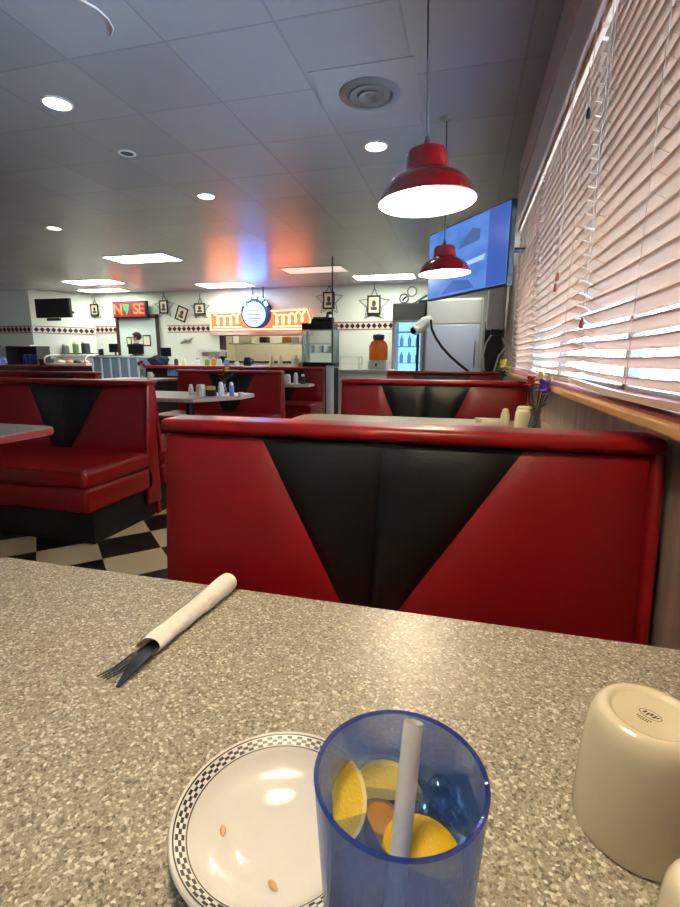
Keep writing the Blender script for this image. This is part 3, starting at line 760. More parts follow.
dup(napkin,'white rolled napkin on the window table near the flower vase',(.06,2.60,ZT),R(25))

# ================================================================ SMALL TABLEWARE
def shaker(label,loc,m,cap,h=.10,r=.022,group='shakers on the diner tables'):
    t=thing('shaker',label,'shaker',loc,0,group)
    obj('jar',lt([(0,0),(r,0),(r,h*.62),(r*.8,h*.74),(r*.72,h*.76),(0,h*.76)],20),m,t,True)
    obj('cap',lt([(0,h*.755),(r*.76,h*.755),(r*.78,h*.86),(r*.5,h*.97),(0,h)],20),cap,t,True)
    return t
def vase(label,loc,flowers,stem_h=.2,group='flower vases on the diner tables'):
    t=thing('flower_vase',label,'flower vase',loc,0,group)
    obj('vase',lt([(0,0),(.030,0),(.032,.02),(.024,.07),(.019,.10),(.024,.125),(.021,.122),(.016,.10),(.02,.06),(.0,.012)],20),M['glassgrey'],t,True)
    for (dx,dy,dz,m,r) in flowers:
        top=Vector((dx,dy,dz))
        st=obj('stem',tb([(0,0,.02),(dx*.25,dy*.25,.12),top-Vector((0,0,.005))],.0025,6),M['green'],t,True)
        bm=bmesh.new()
        for ring,(el,cnt) in enumerate(((-10,7),(30,6),(62,4))):
            for k in range(cnt):
                a_=2*PI*k/cnt+ring*.5; e_=math.radians(el); c=Vector((math.cos(a_)*math.cos(e_),math.sin(a_)*math.cos(e_),math.sin(e_))); n_=Vector((-math.sin(a_),math.cos(a_),0))
                u_=c.cross(n_)
                vs=[bm.verts.new(top+q) for q in (c*r*.15,c*r*.65+n_*r*.42,c*r*1.05-u_*r*.1,c*r*.65-n_*r*.42)]
                bm.faces.new(vs)
        bmesh.ops.create_icosphere(bm,subdivisions=1,radius=r*.45,matrix=Matrix.Translation(top))
        obj('bloom',bm,M[m],t)
    bm=bmesh.new()
    for k in range(5):
        a_=2*PI*k/5+.4; c=Vector((math.cos(a_),math.sin(a_),0)); n_=Vector((-c.y,c.x,0))
        z=stem_h*.6
        vs=[bm.verts.new(q) for q in (Vector((0,0,z)),c*.03+n_*.010+Vector((0,0,z+.02)),c*.06+Vector((0,0,z+.035)),c*.03-n_*.010+Vector((0,0,z+.02)))]; bm.faces.new(vs)
    obj('leaves',bm,M['green'],t)
    return t
M['glassgrey']=clear('clear vase glass',(.8,.84,.82),gloss=.3,diff=.12,dcol=(.6,.62,.6))
vase('flower vase with purple and red blooms on the window table by the blind',(.292,2.13,ZT),[tuple(at(u,v,2.10+d)-Vector((.292,2.13,ZT)))+(m,r) for u,v,d,m,r in ((544,388,-.03,'purple',.043),(531,383,0,'redpet',.036),(541,377,.03,'yelpet',.024),(550,378,.0,'yelpet',.022),(549,393,-.035,'lilac',.030))])
vase('small vase of pale yellow flowers at the wall end behind the second window booth',(.27,4.42,ZT),[tuple(at(u,v,4.1+d)-Vector((.27,4.42,ZT)))+(m,r) for u,v,d,m,r in ((503,365,0,'yelpet',.055),(499,371,.02,'green',.04),(508,370,.0,'yelpet',.04),(503,375,-.03,'brown',.04))])
vase('vase of dark red flowers on the left row table between the shakers',(-2.155,3.98,ZT),[tuple(at(u,v,3.98+d)-Vector((-2.155,3.98,ZT)))+(m,r) for u,v,d,m,r in ((222,374,0,'redpet',.045),(231,375,.0,'brown',.045),(227,370,.03,'yelpet',.035),(226,377,-.03,'brown',.04))])
vase('vase of bright red flowers on the far left table',(-5.02,6.62,ZT),[(0,0,.24,'redpet',.05),(-.05,0,.22,'redpet',.05),(.04,0,.2,'redpet',.04)])
cupg='upside down mugs on the window table'
mug('cream mug upside down beside the flower vase on the window table',(.300,2.60,ZT),R(-20),M['cream'],cupg,1.05)
mug('cream mug upside down nearer the booth back, in front of the flower vase mug',(.275,2.40,ZT),R(40),M['cream'],cupg,1.05)
shaker('small pale shaker left of the upside down mugs on the window table',(.205,2.55,ZT),M['cream'],M['cream'],.085)
def on(u,v,z=ZT): p=onz(u,v,z); return (p.x,p.y,z)
mg='white mugs on the left row tables'
def near_row(u,y): return at(u,390,y).x
yM=3.78
mug('white mug upside down on the left row table, between shaker and flowers',(near_row(201,yM),yM,ZT),R(-50),M['china'],mg,1.12)
shaker('white shaker at the left end of the items on the left row table',(near_row(191,yM),yM,ZT),M['white'],M['china'])
shaker('tall pale shaker right of the flowers on the left row table',(near_row(221,yM),yM,ZT),M['bottlewhite'],M['white'],.125,.025)
shaker('pale blue bottle at the right of the flowers on the left row table',(near_row(230,yM),yM+.03,ZT),M['bottleblue'],M['bottlewhite'],.125,.022)
o=obj('sugar_caddy',bx(-.04,.04,-.03,.03,0,.055,.006),M['brown']); o.location=(near_row(211,yM),yM,ZT); tag(o,'dark brown sugar caddy with yellow packets on the left row table','caddy')
o2=obj('sugar_packets',bx(-.034,.034,-.024,.024,.05,.085,.004),M['yelpet'],o)
o=obj('creamer_cup',lt([(0,0),(.02,0),(.027,.03),(.028,.034),(0,.034)],16),M['white'],None,True); o.location=(near_row(238,yM),yM+.05,ZT); tag(o,'tiny white creamer cup at the right end of the left row table','creamer')
y3=5.92
mug('white mug on the small white topped table beside the silver post',(near_row(287,y3),y3,ZT),R(-50),M['china'],mg,1.4)
shaker('white shaker on the small white topped table right of the mug',(near_row(296,y3),y3,ZT),M['bottlewhite'],M['white'],.15,.03)
shaker('dark capped pepper shaker on the small white topped table',(near_row(303,y3),y3,ZT),M['darkgrey'],M['white'],.13,.03)
mug('white mug on the far left table beside the red flowers',(-4.86,6.6,ZT),0,M['china'],mg,1.2)

# ================================================================ TELEVISION, RIGHT
pr=Vector((.248,3.90,0)); pl=Vector((-.395,4.80,0)); d=(pl-pr); L=d.length; ang=math.atan2(pr.y-pl.y,pr.x-pl.x)
t=thing('wall_television','large flat television with a bright blue picture, hung in the corner by the blinds','television',(pl.x,pl.y,1.635),ang)
HT=.572
obj('housing',bx(-.012,L+.012,.0,.05,-.014,HT+.012,.006),M['blackpl'],t)
def tvscreen():
    m=bpy.data.materials.new('blue tv picture'); m.use_nodes=True; nt=m.node_tree; n=nt.nodes; l=nt.links; b=n['Principled BSDF']
    b.inputs['Base Color'].default_value=(.01,.01,.02,1); b.inputs['Roughness'].default_value=.15
    tc=n.new('ShaderNodeTexCoord'); mp=n.new('ShaderNodeMapping'); mp.inputs['Scale'].default_value=(1.6,1,3.5)
    t_=n.new('ShaderNodeTexNoise'); t_.inputs['Scale'].default_value=2.2; t_.inputs['Detail'].default_value=4
    r=n.new('ShaderNodeValToRGB'); e=r.color_ramp.elements; e[0].position=.30; e[0].color=(*rgb(74,118,204),1); e[1].position=.7; e[1].color=(*rgb(104,154,232),1)
    l.new(tc.outputs['Object'],mp.inputs[0]); l.new(mp.outputs[0],t_.inputs['Vector']); l.new(t_.outputs['Fac'],r.inputs[0])
    l.new(r.outputs[0],b.inputs['Emission Color']); b.inputs['Emission Strength'].default_value=.50
    return m
sc=obj('screen',bx(0,L,-.003,.0,0,HT),tvscreen(),t)
M['tvdark']=mat('tv picture dark blue',(.01,.01,.02),.2,emit=.5,ecol=rgb(60,96,186)); M['tvmid']=mat('tv picture grey blue',(.01,.01,.02),.2,emit=.45,ecol=rgb(84,110,170)); M['tvlight']=mat('tv picture pale',(.01,.01,.02),.2,emit=.5,ecol=rgb(180,212,255))
obj('picture_sidebar',bx(.79*L,L-.004,-.0045,-.003,.004,HT-.004),M['tvdark'],sc)
bm=bmesh.new(); prism(bm,[(-.0,0),(.30,.02),(.30,.10),(.20,.13),(.10,.08)],0,.0015)
for v in bm.verts: v.co=Vector((v.co.x+.42*L,-.003-v.co.z,v.co.y+.36))
obj('picture_boat',bm,M['tvmid'],sc)
bm=bmesh.new(); prism(bm,[(0,0),(.34,.02),(.36,.06),(.10,.04)],0,.0015)
for v in bm.verts: v.co=Vector((v.co.x+.44*L,-.003-v.co.z,v.co.y+.20))
obj('picture_wave',bm,M['tvlight'],sc)
bm=bmesh.new(); prism(bm,[(0,0),(.50,.0),(.42,.07),(.2,.10)],0,.0015)
for v in bm.verts: v.co=Vector((v.co.x+.2*L,-.003-v.co.z,v.co.y+.02))
obj('picture_shore',bm,M['tvdark'],sc)
obj('mount_arm',tb([(L*.55,.045,HT*.5),(L*.80,.12,HT*.5),(L*.90,.45,HT*.5)],.02,8),M['blackpl'],t)

# ================================================================ BACK RIGHT EQUIPMENT
# steel cabinet
a_=at(427,300,8.0); b_=at(484,300,8.0)
t=thing('steel_cabinet','tall brushed steel refrigerator cabinet behind the farthest window booth','refrigerator',((a_.x+b_.x)/2,8.0,0))
w=(b_.x-a_.x)/2; zt=2.02
obj('body',bx(-w,w,.03,.75,.08,zt,.01),M['steel'],t)
zm=at(455,324,8.0).z
obj('door',bx(-w+.02,w-.04,-.01,.03,.12,zm-.012,.008),M['windowlitsteel'] if 'windowlitsteel' in M else M['steel'],t)
obj('upper_panel',bx(-w+.01,w-.04,.0,.03,zm+.012,zt-.02,.008),M['steel'],t)
dh=obj('handle',tb([(w-.10,-.01,.95),(w-.10,-.05,.97),(w-.10,-.05,1.35),(w-.10,-.01,1.37)],.012,8),M['chrome'],t,True)
bm=bmesh.new()
for sx in (-w+.08,w-.08):
    for sy in (.08,.68): tube(bm,[(sx,sy,0),(sx,sy,.085)],.025,8)
obj('feet',bm,M['iron'],t)
# glass door cooler
a_=at(393,303,9.75); b_=at(426,303,9.75); ct=at(410,303,9.75).z; cm=at(410,320,9.75).z
t=thing('drinks_cooler','glass fronted drinks cooler glowing pale blue, left of the steel cabinet','cooler',((a_.x+b_.x)/2,9.75,0)); w=(b_.x-a_.x)/2
bm=bmesh.new(); box(bm,-w,-w+.05,0,.7,0,ct); box(bm,w-.05,w,0,.7,0,ct); box(bm,-w,w,0,.7,cm,ct); box(bm,-w,w,0,.7,0,.25); box(bm,-w,w,.62,.7,.25,cm)
obj('case',bm,M['steelgrey'] if 'steelgrey' in M else M['grey'],t)
obj('light_panel',bx(-w+.05,w-.05,.60,.62,.25,cm),M['coolerglow'],t)
for z in (.65,1.0,1.33,1.62): obj('shelf',bx(-w+.05,w-.05,.10,.60,z-.012,z),M['coolershelf'],t)
df=obj('door',bx(-w+.05,w-.05,-.004,.004,.25,cm),M['pane'],t)
bm=bmesh.new()
for q in ((-w+.03,-w+.08,.25,cm),(w-.08,w-.03,.25,cm),(-w+.03,w-.03,.25,.31),(-w+.03,w-.03,cm-.05,cm)): box(bm,q[0],q[1],-.02,-.004,q[2],q[3])
obj('door_frame',bm,M['steel'],df); obj('header_sign',bx(-w+.02,w-.02,-.012,.0,cm+.03,ct-.03),M['grey'],t)
bp=None; xc=(a_.x+b_.x)/2; k=0
names=['left','middle','right']
for zi,z in enumerate((1.0,1.33)):
    for j in range(3):
        m=M['coolbottle']
        o=obj('bottle',lt([(0,0),(.035,0),(.037,.02),(.037,.14),(.014,.19),(.014,.22),(0,.22)],14),m,None,True)
        o.location=(xc+(-.16+.16*j),9.75+.25,z); tag(o,'pale bottle at the %s of the %s shelf inside the drinks cooler'%(names[j],('lower','upper')[zi]),'bottle','bottles in the drinks cooler')
# pole with white spray head and black hose
t=thing('spray_hose','white nozzle on a dark pole with a long black drooping hose before the steel cabinet','hose',(at(417,330,7.6).x,7.6,0))
ox=at(417,330,7.6).x
def lp(u,v,y=7.6): q=at(u,v,y); return Vector((q.x-ox,q.y-7.6,q.z))
obj('pole',tb([(.02,0,0),(.02,0,lp(417,334).z)],.022,8),M['darkgrey'],t,True)
bm=bmesh.new(); tube(bm,[lp(414,331)+Vector((0,-.06,0)),lp(419,328),lp(426,322),lp(432,318)],[.075,.085,.09,.05],14); obj('nozzle',bm,M['white'],t,True)
bm=bmesh.new(); q=lp(414,331)+Vector((0,-.075,0)); tube(bm,[q,q+Vector((-.004,-.012,0))],.05,14); obj('nozzle_ring',bm,M['blackpl'],t,True)
obj('hose',tb([lp(u,v)+Vector((0,-.05,0)) for u,v in ((431,320),(432,329),(436,338),(442,347),(450,356),(459,364),(468,371),(474,379))],.020,8),M['blackpl'],t,True)
# white wall unit and cords by the window wall
t=thing('wall_dispenser','tall narrow white wall unit between the television and the blinds, cords below','dispenser',(.30,6.0,1.42))
obj('body',bx(-.10,.095,-.10,.10,0,.74,.02,3),M['white'],t,True); obj('nozzle',bx(-.05,.05,-.06,.06,-.07,.005,.01),M['darkgrey'],t)
for (pts) in (((484,371),(483,355),(486,343),(492,334)),((494,371),(499,355),(507,347),(502,338)),):
    obj('power_cord',tb([at(u,v,5.95)-Vector((.30,6.0,1.42)) for u,v in pts],.011,6),M['white'],t,True)
o=obj('dark_gap_block',bx(.20,.40,6.4,7.3,0,1.55,.01),M['blackpl']); tag(o,'black block added for the dark gap below the white wall unit beside the blinds','cabinet')  # plain block put in to darken the gap under the wall unit
# amber drink dispenser on a back counter
t=thing('back_counter','pale work counter between display case and drinks cooler','counter',(-1.80,8.9,0))
obj('worktop',bx(-.62,.50,-.30,.35,.84,.88,.006),M['steel'],t); obj('cabinet',bx(-.60,.48,-.26,.33,.0,.84),M['white'],t)
a_=at(369,370,8.9); b_=at(388,334,8.9); w=(b_.x-a_.x)/2
t=thing('drink_dispenser','amber filled drink dispenser with dark lid on the back counter','drink dispenser',((a_.x+b_.x)/2,8.9,.88))
obj('stand',bx(-w,w,-.16,.16,0,.17,.015),M['steel'],t)
obj('tank',lt([(0,.17),(w*.92,.17),(w,.20),(w,.42),(w*.82,.50),(w*.45,.54),(0,.54)],28),M['amber'],t,True)
obj('lid',lt([(0,.535),(w*.5,.535),(w*.62,.56),(w*.62,.63),(0,.65)],24),M['darkgrey'],t,True)
bm=bmesh.new(); tube(bm,[(0,-.16,.10),(0,-.22,.10),(0,-.22,.06)],.018,8); obj('tap',bm,M['blackpl'],t,True)
a_=at(338,378,8.85); b_=at(361,356,8.85)
t=thing('dish_rack','low grey green steel rack left of the amber drink dispenser','rack',((a_.x+b_.x)/2,8.85,.88)); w=(b_.x-a_.x)/2
for z in (.10,.22): obj('shelf',bx(-w,w,-.14,.14,z,z+.015),M['steel'],t)
bm=bmesh.new()
for sx in (-w+.01,w-.01):
    for sy in (-.13,.13): tube(bm,[(sx,sy,0),(sx,sy,.24)],.010,6)
obj('frame',bm,M['steel'],t)
# silver post
p=at(330,368,7.8)
t=thing('steel_post','slim silver clad post with a thin pole running up to the ceiling','post',(p.x,7.8,0))
obj('post',lt([(0,0),(.065,0),(.065,.97),(.0,.97)],16),M['postmetal'],t,True); obj('pole',tb([(.04,0,.96),(.04,0,CEIL)],.011,8),M['darkgrey'],t,True)
obj('cap',bx(-.12,.12,-.10,.08,.965,.99,.004),M['blackpl'],t)
# ================================================================ SERVICE COUNTER
yC=8.0; cz=.935
t=thing('service_counter','long service counter with a red edge and ribbed chrome front under the neon sign','counter',(-4.3,yC,0))
obj('worktop',bx(-1.70,2.05,-.02,.55,cz-.015,cz+.0,.003),M['steel'],t)
obj('edge_band',bx(-1.70,2.05,-.045,-.02,cz-.05,cz,.008),M['counterred'],t)
obj('front',bx(-1.68,2.03,.0,.50,.0,cz-.02),M['base'],t)
bm=bmesh.new()
for k in range(44):
    x=-1.2+k*.034; box(bm,x,x+.022,-.014,.0,cz-.19,cz-.06)
o=obj('ribbed_panel',bm,M['bottleblue'],t); o['label']='blue and white ribbed strip'
# display case
a_=at(305,362,8.2); b_=at(336,318,8.2); w=(b_.x-a_.x)/2; h=at(320,330,8.2).z-cz
t=thing('display_case','glass display case with black top and base at the right end of the service counter','display case',((a_.x+b_.x)/2,8.2,cz))
zb=.075
obj('base',bx(-w,w,-.16,.22,0,zb),M['blackpl'],t); obj('roof',bx(-w,w-.03,-.17,.23,h,h+.11,.01),M['blackpl'],t)
bm=bmesh.new()
for sx in (-w+.012,w-.02):
    for sy in (-.148,.20): box(bm,sx-.012,sx+.012,sy-.012,sy+.012,zb,h)
obj('frame',bm,M['steel'],t)
bm=bmesh.new(); box(bm,-w,w,-.165,-.16,zb,h); box(bm,-w-.004,-w,-.16,.22,zb,h); box(bm,w,w+.004,-.16,.22,zb,h); obj('glass',bm,M['pane'],t)
obj('side_panel',bx(w-.10,w,.05,.22,zb,h),M['paneblue'],t)
for z in (.24,.40): obj('shelf',bx(-w+.02,w-.02,-.13,.19,z,z+.01),M['coolershelf'],t)
xc=(a_.x+b_.x)/2
for k,(dx,lab) in enumerate(((-.15,'left'),(.02,'middle'),(.16,'right'))):
    o=obj('drinking_glass',lt([(0,0),(.03,0),(.038,.11),(.035,.11),(.028,.008),(0,.008)],16),M['bottlewhite'],None,True); o.location=(xc+dx,8.21,cz+.25); tag(o,'pale glass at the %s of the display case shelf'%lab,'glass','glasses in the display case')
bm=bmesh.new(); tube(bm,[(-.16,0,.06),(.12,0,.06)],.055,10); tube(bm,[(.08,0,.08),(.10,0,.17),(.17,0,.18)],.03,8); box(bm,-.2,-.1,-.06,.06,0,.08,.01); box(bm,.08,.2,-.06,.06,0,.1,.01)
o=obj('model_car',bm,M['blackpl'],None,True); o.location=(xc+.03,8.24,cz+h+.112); tag(o,'small black ornament on top of the display case','ornament')
# striped host counter, left
a_=at(88,357,8.0); b_=at(142,357,8.0)
t=thing('host_counter','pale topped host counter with blue grey striped front and rounded corner','counter',((a_.x+b_.x)/2,8.0,0)); w=(b_.x-a_.x)/2
bm=bmesh.new(); prism(bm,rrect(-w,w,-.02,.55,.12),1.08,1.112); obj('worktop',bm,M['white'],t)
bm=bmesh.new(); prism(bm,rrect(-w+.02,w-.02,.0,.53,.11),0,1.08); obj('body',bm,M['paneblue'],t)
for k in range(6):
    x=-w+.10+k*(2*w-.2)/5; obj('stripe',bx(x-.018,x+.018,-.012,.004,.05,1.07),M['bottlewhite'],t)
# registers and screens on counters
def monitor(label,u,v,y,w,h,zbase,rz=0,tilt=0):
    q=at(u,v,y); t=thing('register_screen',label,'screen',(q.x,y,zbase),rz,'black register screens on the counters')
    zc=q.z-zbase
    obj('display',bx(-w/2,w/2,-.02,.02,zc-h/2,zc+h/2,.006),M['blackpl'],t)
    obj('stand',tb([(0,.03,.0),(0,.03,zc)],.02,8),M['darkgrey'],t,True); obj('foot',bx(-.10,.10,-.07,.10,0,.015,.004),M['darkgrey'],t)
    return t
monitor('black register screen at the left end of the host counter',114,348,8.25,.26,.17,1.112,R(-12))
monitor('dark grey low register terminal left of the first black screen',101,352,8.2,.16,.12,1.112,R(-25))
monitor('wide black screen in front of the standing person',136,349,8.3,.34,.20,1.112)
monitor('black screen at the right of the standing person',166,352,8.35,.20,.17,.935,R(15))
# navy jacket on counter
bm=bmesh.new(); bmesh.ops.create_icosphere(bm,subdivisions=3,radius=1)
for v in bm.verts:
    n_=v.co.copy(); k=1+.12*math.sin(7*n_.x+3*n_.z)+.1*math.sin(9*n_.y)
    v.co=Vector((n_.x*.20*k,n_.y*.13*k,max(0,.085+n_.z*.10*k)))
q=at(158,362,8.15); o=obj('folded_jacket',bm,M['navy'],None,True); o.location=(q.x,8.17,cz); tag(o,'crumpled navy jacket lying on the service counter left end','jacket')
# items along the service counter
items=[(176,359,'condiment_bottle','brown','dark brown bottle on the service counter left of the jars',.16,.04),
(184,360,'condiment_bottle','cream','cream bottle near the left of the service counter',.12,.04),
(197,359,'condiment_bottle','bottlewhite','white bottle on the service counter under the wall fish plaque',.14,.045),
(206,359,'condiment_bottle','bottlegreen','green bottle on the service counter',.15,.045),
(212,358,'condiment_bottle','orange','orange container on the service counter beside the green bottle',.17,.045),
(219,358,'condiment_bottle','bottlewhite','white bottle right of the orange container',.16,.05),
(227,359,'condiment_bottle','bottleblue','pale blue bottle on the service counter under the pass-through',.14,.05),
(236,360,'condiment_bottle','bottlewhite','short white bottle in the middle of the service counter',.10,.05),
(271,357,'condiment_bottle','cream','left one of two cream bottles standing together on the service counter',.22,.045),
(279,357,'condiment_bottle','cream','right one of two cream bottles standing together on the service counter',.21,.045),
(294,358,'condiment_bottle','kitchen','wide cream container left of the display case',.20,.08),
(303,363,'condiment_bottle','skin','peach coloured jar just left of the display case base',.10,.05)]
for (u,v,nm,m,lab,h,r) in items:
    q=at(u,v,8.2); t=thing(nm,lab,'bottle',(q.x,8.2+random.uniform(-.02,.1) if u<300 else 8.02,cz),0,'bottles and jars on the service counter')
    obj('body',lt([(0,0),(r,0),(r,h*.62),(r*.5,h*.8),(0,h*.8)],16),M[m],t,True); obj('cap',lt([(0,h*.79),(r*.48,h*.79),(r*.42,h),(0,h)],14),M['white'] if m!='bottlewhite' else M['grey'],t,True)
q=at(247,351,8.25); t=thing('coffee_pot','small dark coffee pot on the service counter under the pass-through','coffee pot',(q.x,8.25,cz)); obj('body',lt([(0,0),(.07,0),(.085,.05),(.06,.13),(.055,.16),(0,.165)],20),M['blackpl'],t,True); obj('handle',tb([(.06,0,.13),(.12,0,.11),(.11,0,.05),(.08,0,.04)],.012,8),M['blackpl'],t,True)
# ================================================================ BACK WALL
# pass-through shelf and lamps inside
t=thing('kitchen_shelf','long pale steel shelf inside the kitchen pass-through','shelf',(-4.8,BACK+.4,1.42)); obj('board',bx(-1.0,1.08,-.18,.18,0,.03),M['white'],t)
bm=bmesh.new()
for x in (-.9,.95): box(bm,x-.02,x+.02,-.15,.15,.0,CEIL-1.42)
obj('hanger',bm,M['steel'],t)
t=thing('prep_counter','steel prep counter inside the kitchen behind the pass-through','counter',(-4.8,BACK+.5,0)); obj('worktop',bx(-1.05,1.05,-.3,.5,.98,1.02),M['steel'],t); obj('body',bx(-1.0,1.0,-.25,.45,0,.98),M['white'],t)
troffer('ceiling light inside the kitchen behind the pass-through',-5.4,-4.2,BACK+.6,BACK+1.2,'tubedim')
for k,(x,lab) in enumerate(((-5.3,'leftmost'),(-4.9,'second from left'),(-4.3,'third from left'),(-4.06,'rightmost'))):
    o=obj('food_container',bx(-.10,.10,-.10,.10,0,.14,.01),M[('kitchen','brown','orange','white')[k]]); o.location=(x,BACK+.4,1.452); tag(o,'food container, %s on the kitchen shelf'%lab,'container','containers on the kitchen shelf')
# small wall shelf left of the pass-through
a_=at(200,352,10.6); b_=at(224,352,10.6)
t=thing('wall_shelf','grey steel shelf on the back wall left of the pass-through','shelf',((a_.x+b_.x)/2,BACK-.2,a_.z)); w=(b_.x-a_.x)/2; obj('board',bx(-w,w,-.16,.19,0,.05),M['steel'],t)
bm=bmesh.new()
for x in (-w+.1,w-.1): box(bm,x-.015,x+.015,-.12,.195,-.1,0)
obj('bracket',bm,M['steel'],t)
# neon sign
yS=10.62
a_=at(209,304,yS); b_=at(312,304,yS); zt=at(230,310,yS).z; zb=at(230,331,yS).z
t=thing('neon_sign','long orange lit neon sign with a round blue clock badge above the pass-through','neon sign',(a_.x,yS,zb)); w=b_.x-a_.x; h=zt-zb
bm=bmesh.new(); poly=[(0,0),(w-.10,0),(w,h*.45),(w-.10,h),(0,h*.93)]
prism(bm,poly,0,.10)
for v in bm.verts: v.co=Vector((v.co.x,.10-v.co.z+.0,v.co.y))
obj('sign_box',bm,M['neonbox'],t)
bm=bmesh.new(); rim=[(.03,.03),(w-.115,.03),(w-.03,h*.45),(w-.115,h-.03),(.03,h*.93-.03),(.03,.03)]
tube(bm,[(x,-.015,z) for x,z in rim],.014,6); obj('border_tube',bm,M['neonpink'],t,True)
# glowing tube strokes either side of the badge (lettering too blurred to read)
def strokes(x0,x1,n,mname):
    bm=bmesh.new(); P=[]; m=n*12
    for k in range(m+1):        # one joined-up script-like tube
        q=k/m; a=2*PI*n*q; am=.23+.07*math.sin(5.3*q*n)
        P.append((x0+(x1-x0)*q+.05*math.sin(a),-.02,h*(.56+am*math.cos(a))))
    tube(bm,P,.014,6)
    return bm
cxs=at(257,311,yS).x-a_.x; czs=at(257,313,yS).z-zb
obj('lettering_tube',strokes(.14,cxs-.42,4,'y'),M['neonyel'],t,True); obj('lettering_tube',strokes(cxs+.42,w-.16,5,'y'),M['neonyel'],t,True)
bm=bmesh.new(); tube(bm,[(.12,-.02,h*.18),(cxs-.40,-.02,h*.18)],.015,6); tube(bm,[(cxs+.40,-.02,h*.18),(w-.2,-.02,h*.18)],.015,6); obj('underline_tube',bm,M['neonpink'],t,True)
def disc(bm,cx,cz_,r,y0,y1,n=40):
    prism(bm,[(cx+r*math.cos(2*PI*k/n),cz_+r*math.sin(2*PI*k/n)) for k in range(n)],0,1)
bm=bmesh.new(); disc(bm,cxs,czs,.36,0,1)
for v in bm.verts: v.co=Vector((v.co.x,.06-v.co.z*.16,v.co.y))
bd=obj('badge',bm,M['navy'],t)
bm=bmesh.new(); disc(bm,cxs-.02,czs-.04,.24,0,1)
for v in bm.verts: v.co=Vector((v.co.x,-.10-v.co.z*.02,v.co.y))
obj('badge_face',bm,M['neonwhite'],bd)
bm=bmesh.new(); tube(bm,[(cxs-.02+.255*math.cos(2*PI*k/36),-.125,czs-.04+.255*math.sin(2*PI*k/36)) for k in range(37)],.020,6); obj('badge_ring_tube',bm,M['neonblue'],bd,True)
bm=bmesh.new(); 
for a0 in (35,62,90,118,145):
    pts=[(cxs+.335*math.cos(R(a0+k*5-9)),-.13,czs+.005+.335*math.sin(R(a0+k*5-9))) for k in range(4)]
    tube(bm,pts,.034,6)
obj('badge_lettering',bm,M['neonblue'],bd,True)
bm=bmesh.new()
for k,zz in enumerate((.08,.0,-.09,-.15)):
    ww=(.13,.17,.14,.08)[k]; box(bm,cxs-.02-ww,cxs-.02+ww,-.127,-.12,czs-.04+zz-.012,czs-.04+zz+.012)
obj('badge_print',bm,M['bottleblue'],bd)
bm=bmesh.new()
for x in (cxs-.12,cxs+.14): tube(bm,[(x,.06,czs+.25),(x,.06,CEIL-zb)],.012,6)
obj('hanging_rod',bm,M['iron'],t); obj('wall_bracket',bx(.3,w-.4,.10,BACK-yS-.001,h*.3,h*.6),M['iron'],t)
o=obj('sign_valance',bx(a_.x-.02,b_.x-.06,yS+.0,BACK-.002,at(230,335,yS).z,zb-.004),M['header']); tag(o,'pale grey ledge directly under the neon sign','ledge')
# red LED sign
yL=10.60
a_=at(112,303,yL); b_=at(146,303,yL); z0=at(130,318,yL).z; z1=at(130,301,yL).z; w=(b_.x-a_.x)/2; h=z1-z0
t=thing('led_sign','red lit letter sign with a green shape hung above the framed board','lit sign',((a_.x+b_.x)/2,yL,z0))
obj('case',bx(-w,w,.0,.09,0,h,.01),M['blackpl'],t); obj('face',bx(-w+.02,w-.04,-.006,.0,.03,h-.03),M['ledback'],t)
for s_,dx in (('N',-w*.68),('S',w*.40),('E',w*.70)):
    bm=text_bm(s_,h*.86,.006)
    stand_text(bm,(dx,-.012,h*.5)); obj('letter',bm,M['ledred'],t)
obj('letter',bx(-w*.50,-w*.42,-.018,-.006,h*.2,h*.8),M['ledred'],t)
bm=bmesh.new(); prism(bm,[(-w*.34,h*.80),(-w*.02,h*.80),(-w*.02,h*.55),(-w*.16,h*.18),(-w*.22,h*.40),(-w*.30,h*.5)],0,.012)
for v in bm.verts: v.co=Vector((v.co.x,-.006-v.co.z,v.co.y))
obj('green_shape',bm,M['ledgreen'],t)
# framed board under it
a_=at(116,318,10.74); b_=at(157,318,10.74); z0=at(137,362,10.74).z; z1=at(137,315.5,10.74).z; w=(b_.x-a_.x)/2; h=z1-z0
t=thing('framed_board','large pale board in a dark frame on the back wall behind the standing person','framed board',((a_.x+b_.x)/2,10.76,z0))
obj('board',bx(-w,w,0,.06,0,h),M['board'],t)
bm=bmesh.new()
for q in ((-w-.02,-w+.055,0,h),(w-.055,w+.02,0,h),(-w-.02,w+.02,h-.07,h+.02),(-w-.02,w+.02,-.02,.05)): box(bm,q[0],q[1],-.03,.02,q[2],q[3])
obj('frame',bm,M['brown'],t)
for (u0,u1,v0,v1,nm) in ((127,131,337,347,'left'),(143,150,335,346,'right')):
    q0=at(u0,v1,10.74); q1=at(u1,v0,10.74); x0=q0.x-(a_.x+b_.x)/2; x1=q1.x-(a_.x+b_.x)/2
    f=obj('pinned_picture',bx(x0,x1,-.012,.0,q0.z-z0,q1.z-z0),M['blackpl'],t); obj('print',bx(x0+.025,x1-.025,-.016,-.012,q0.z-z0+.03,q1.z-z0-.03),M['cream'],f)
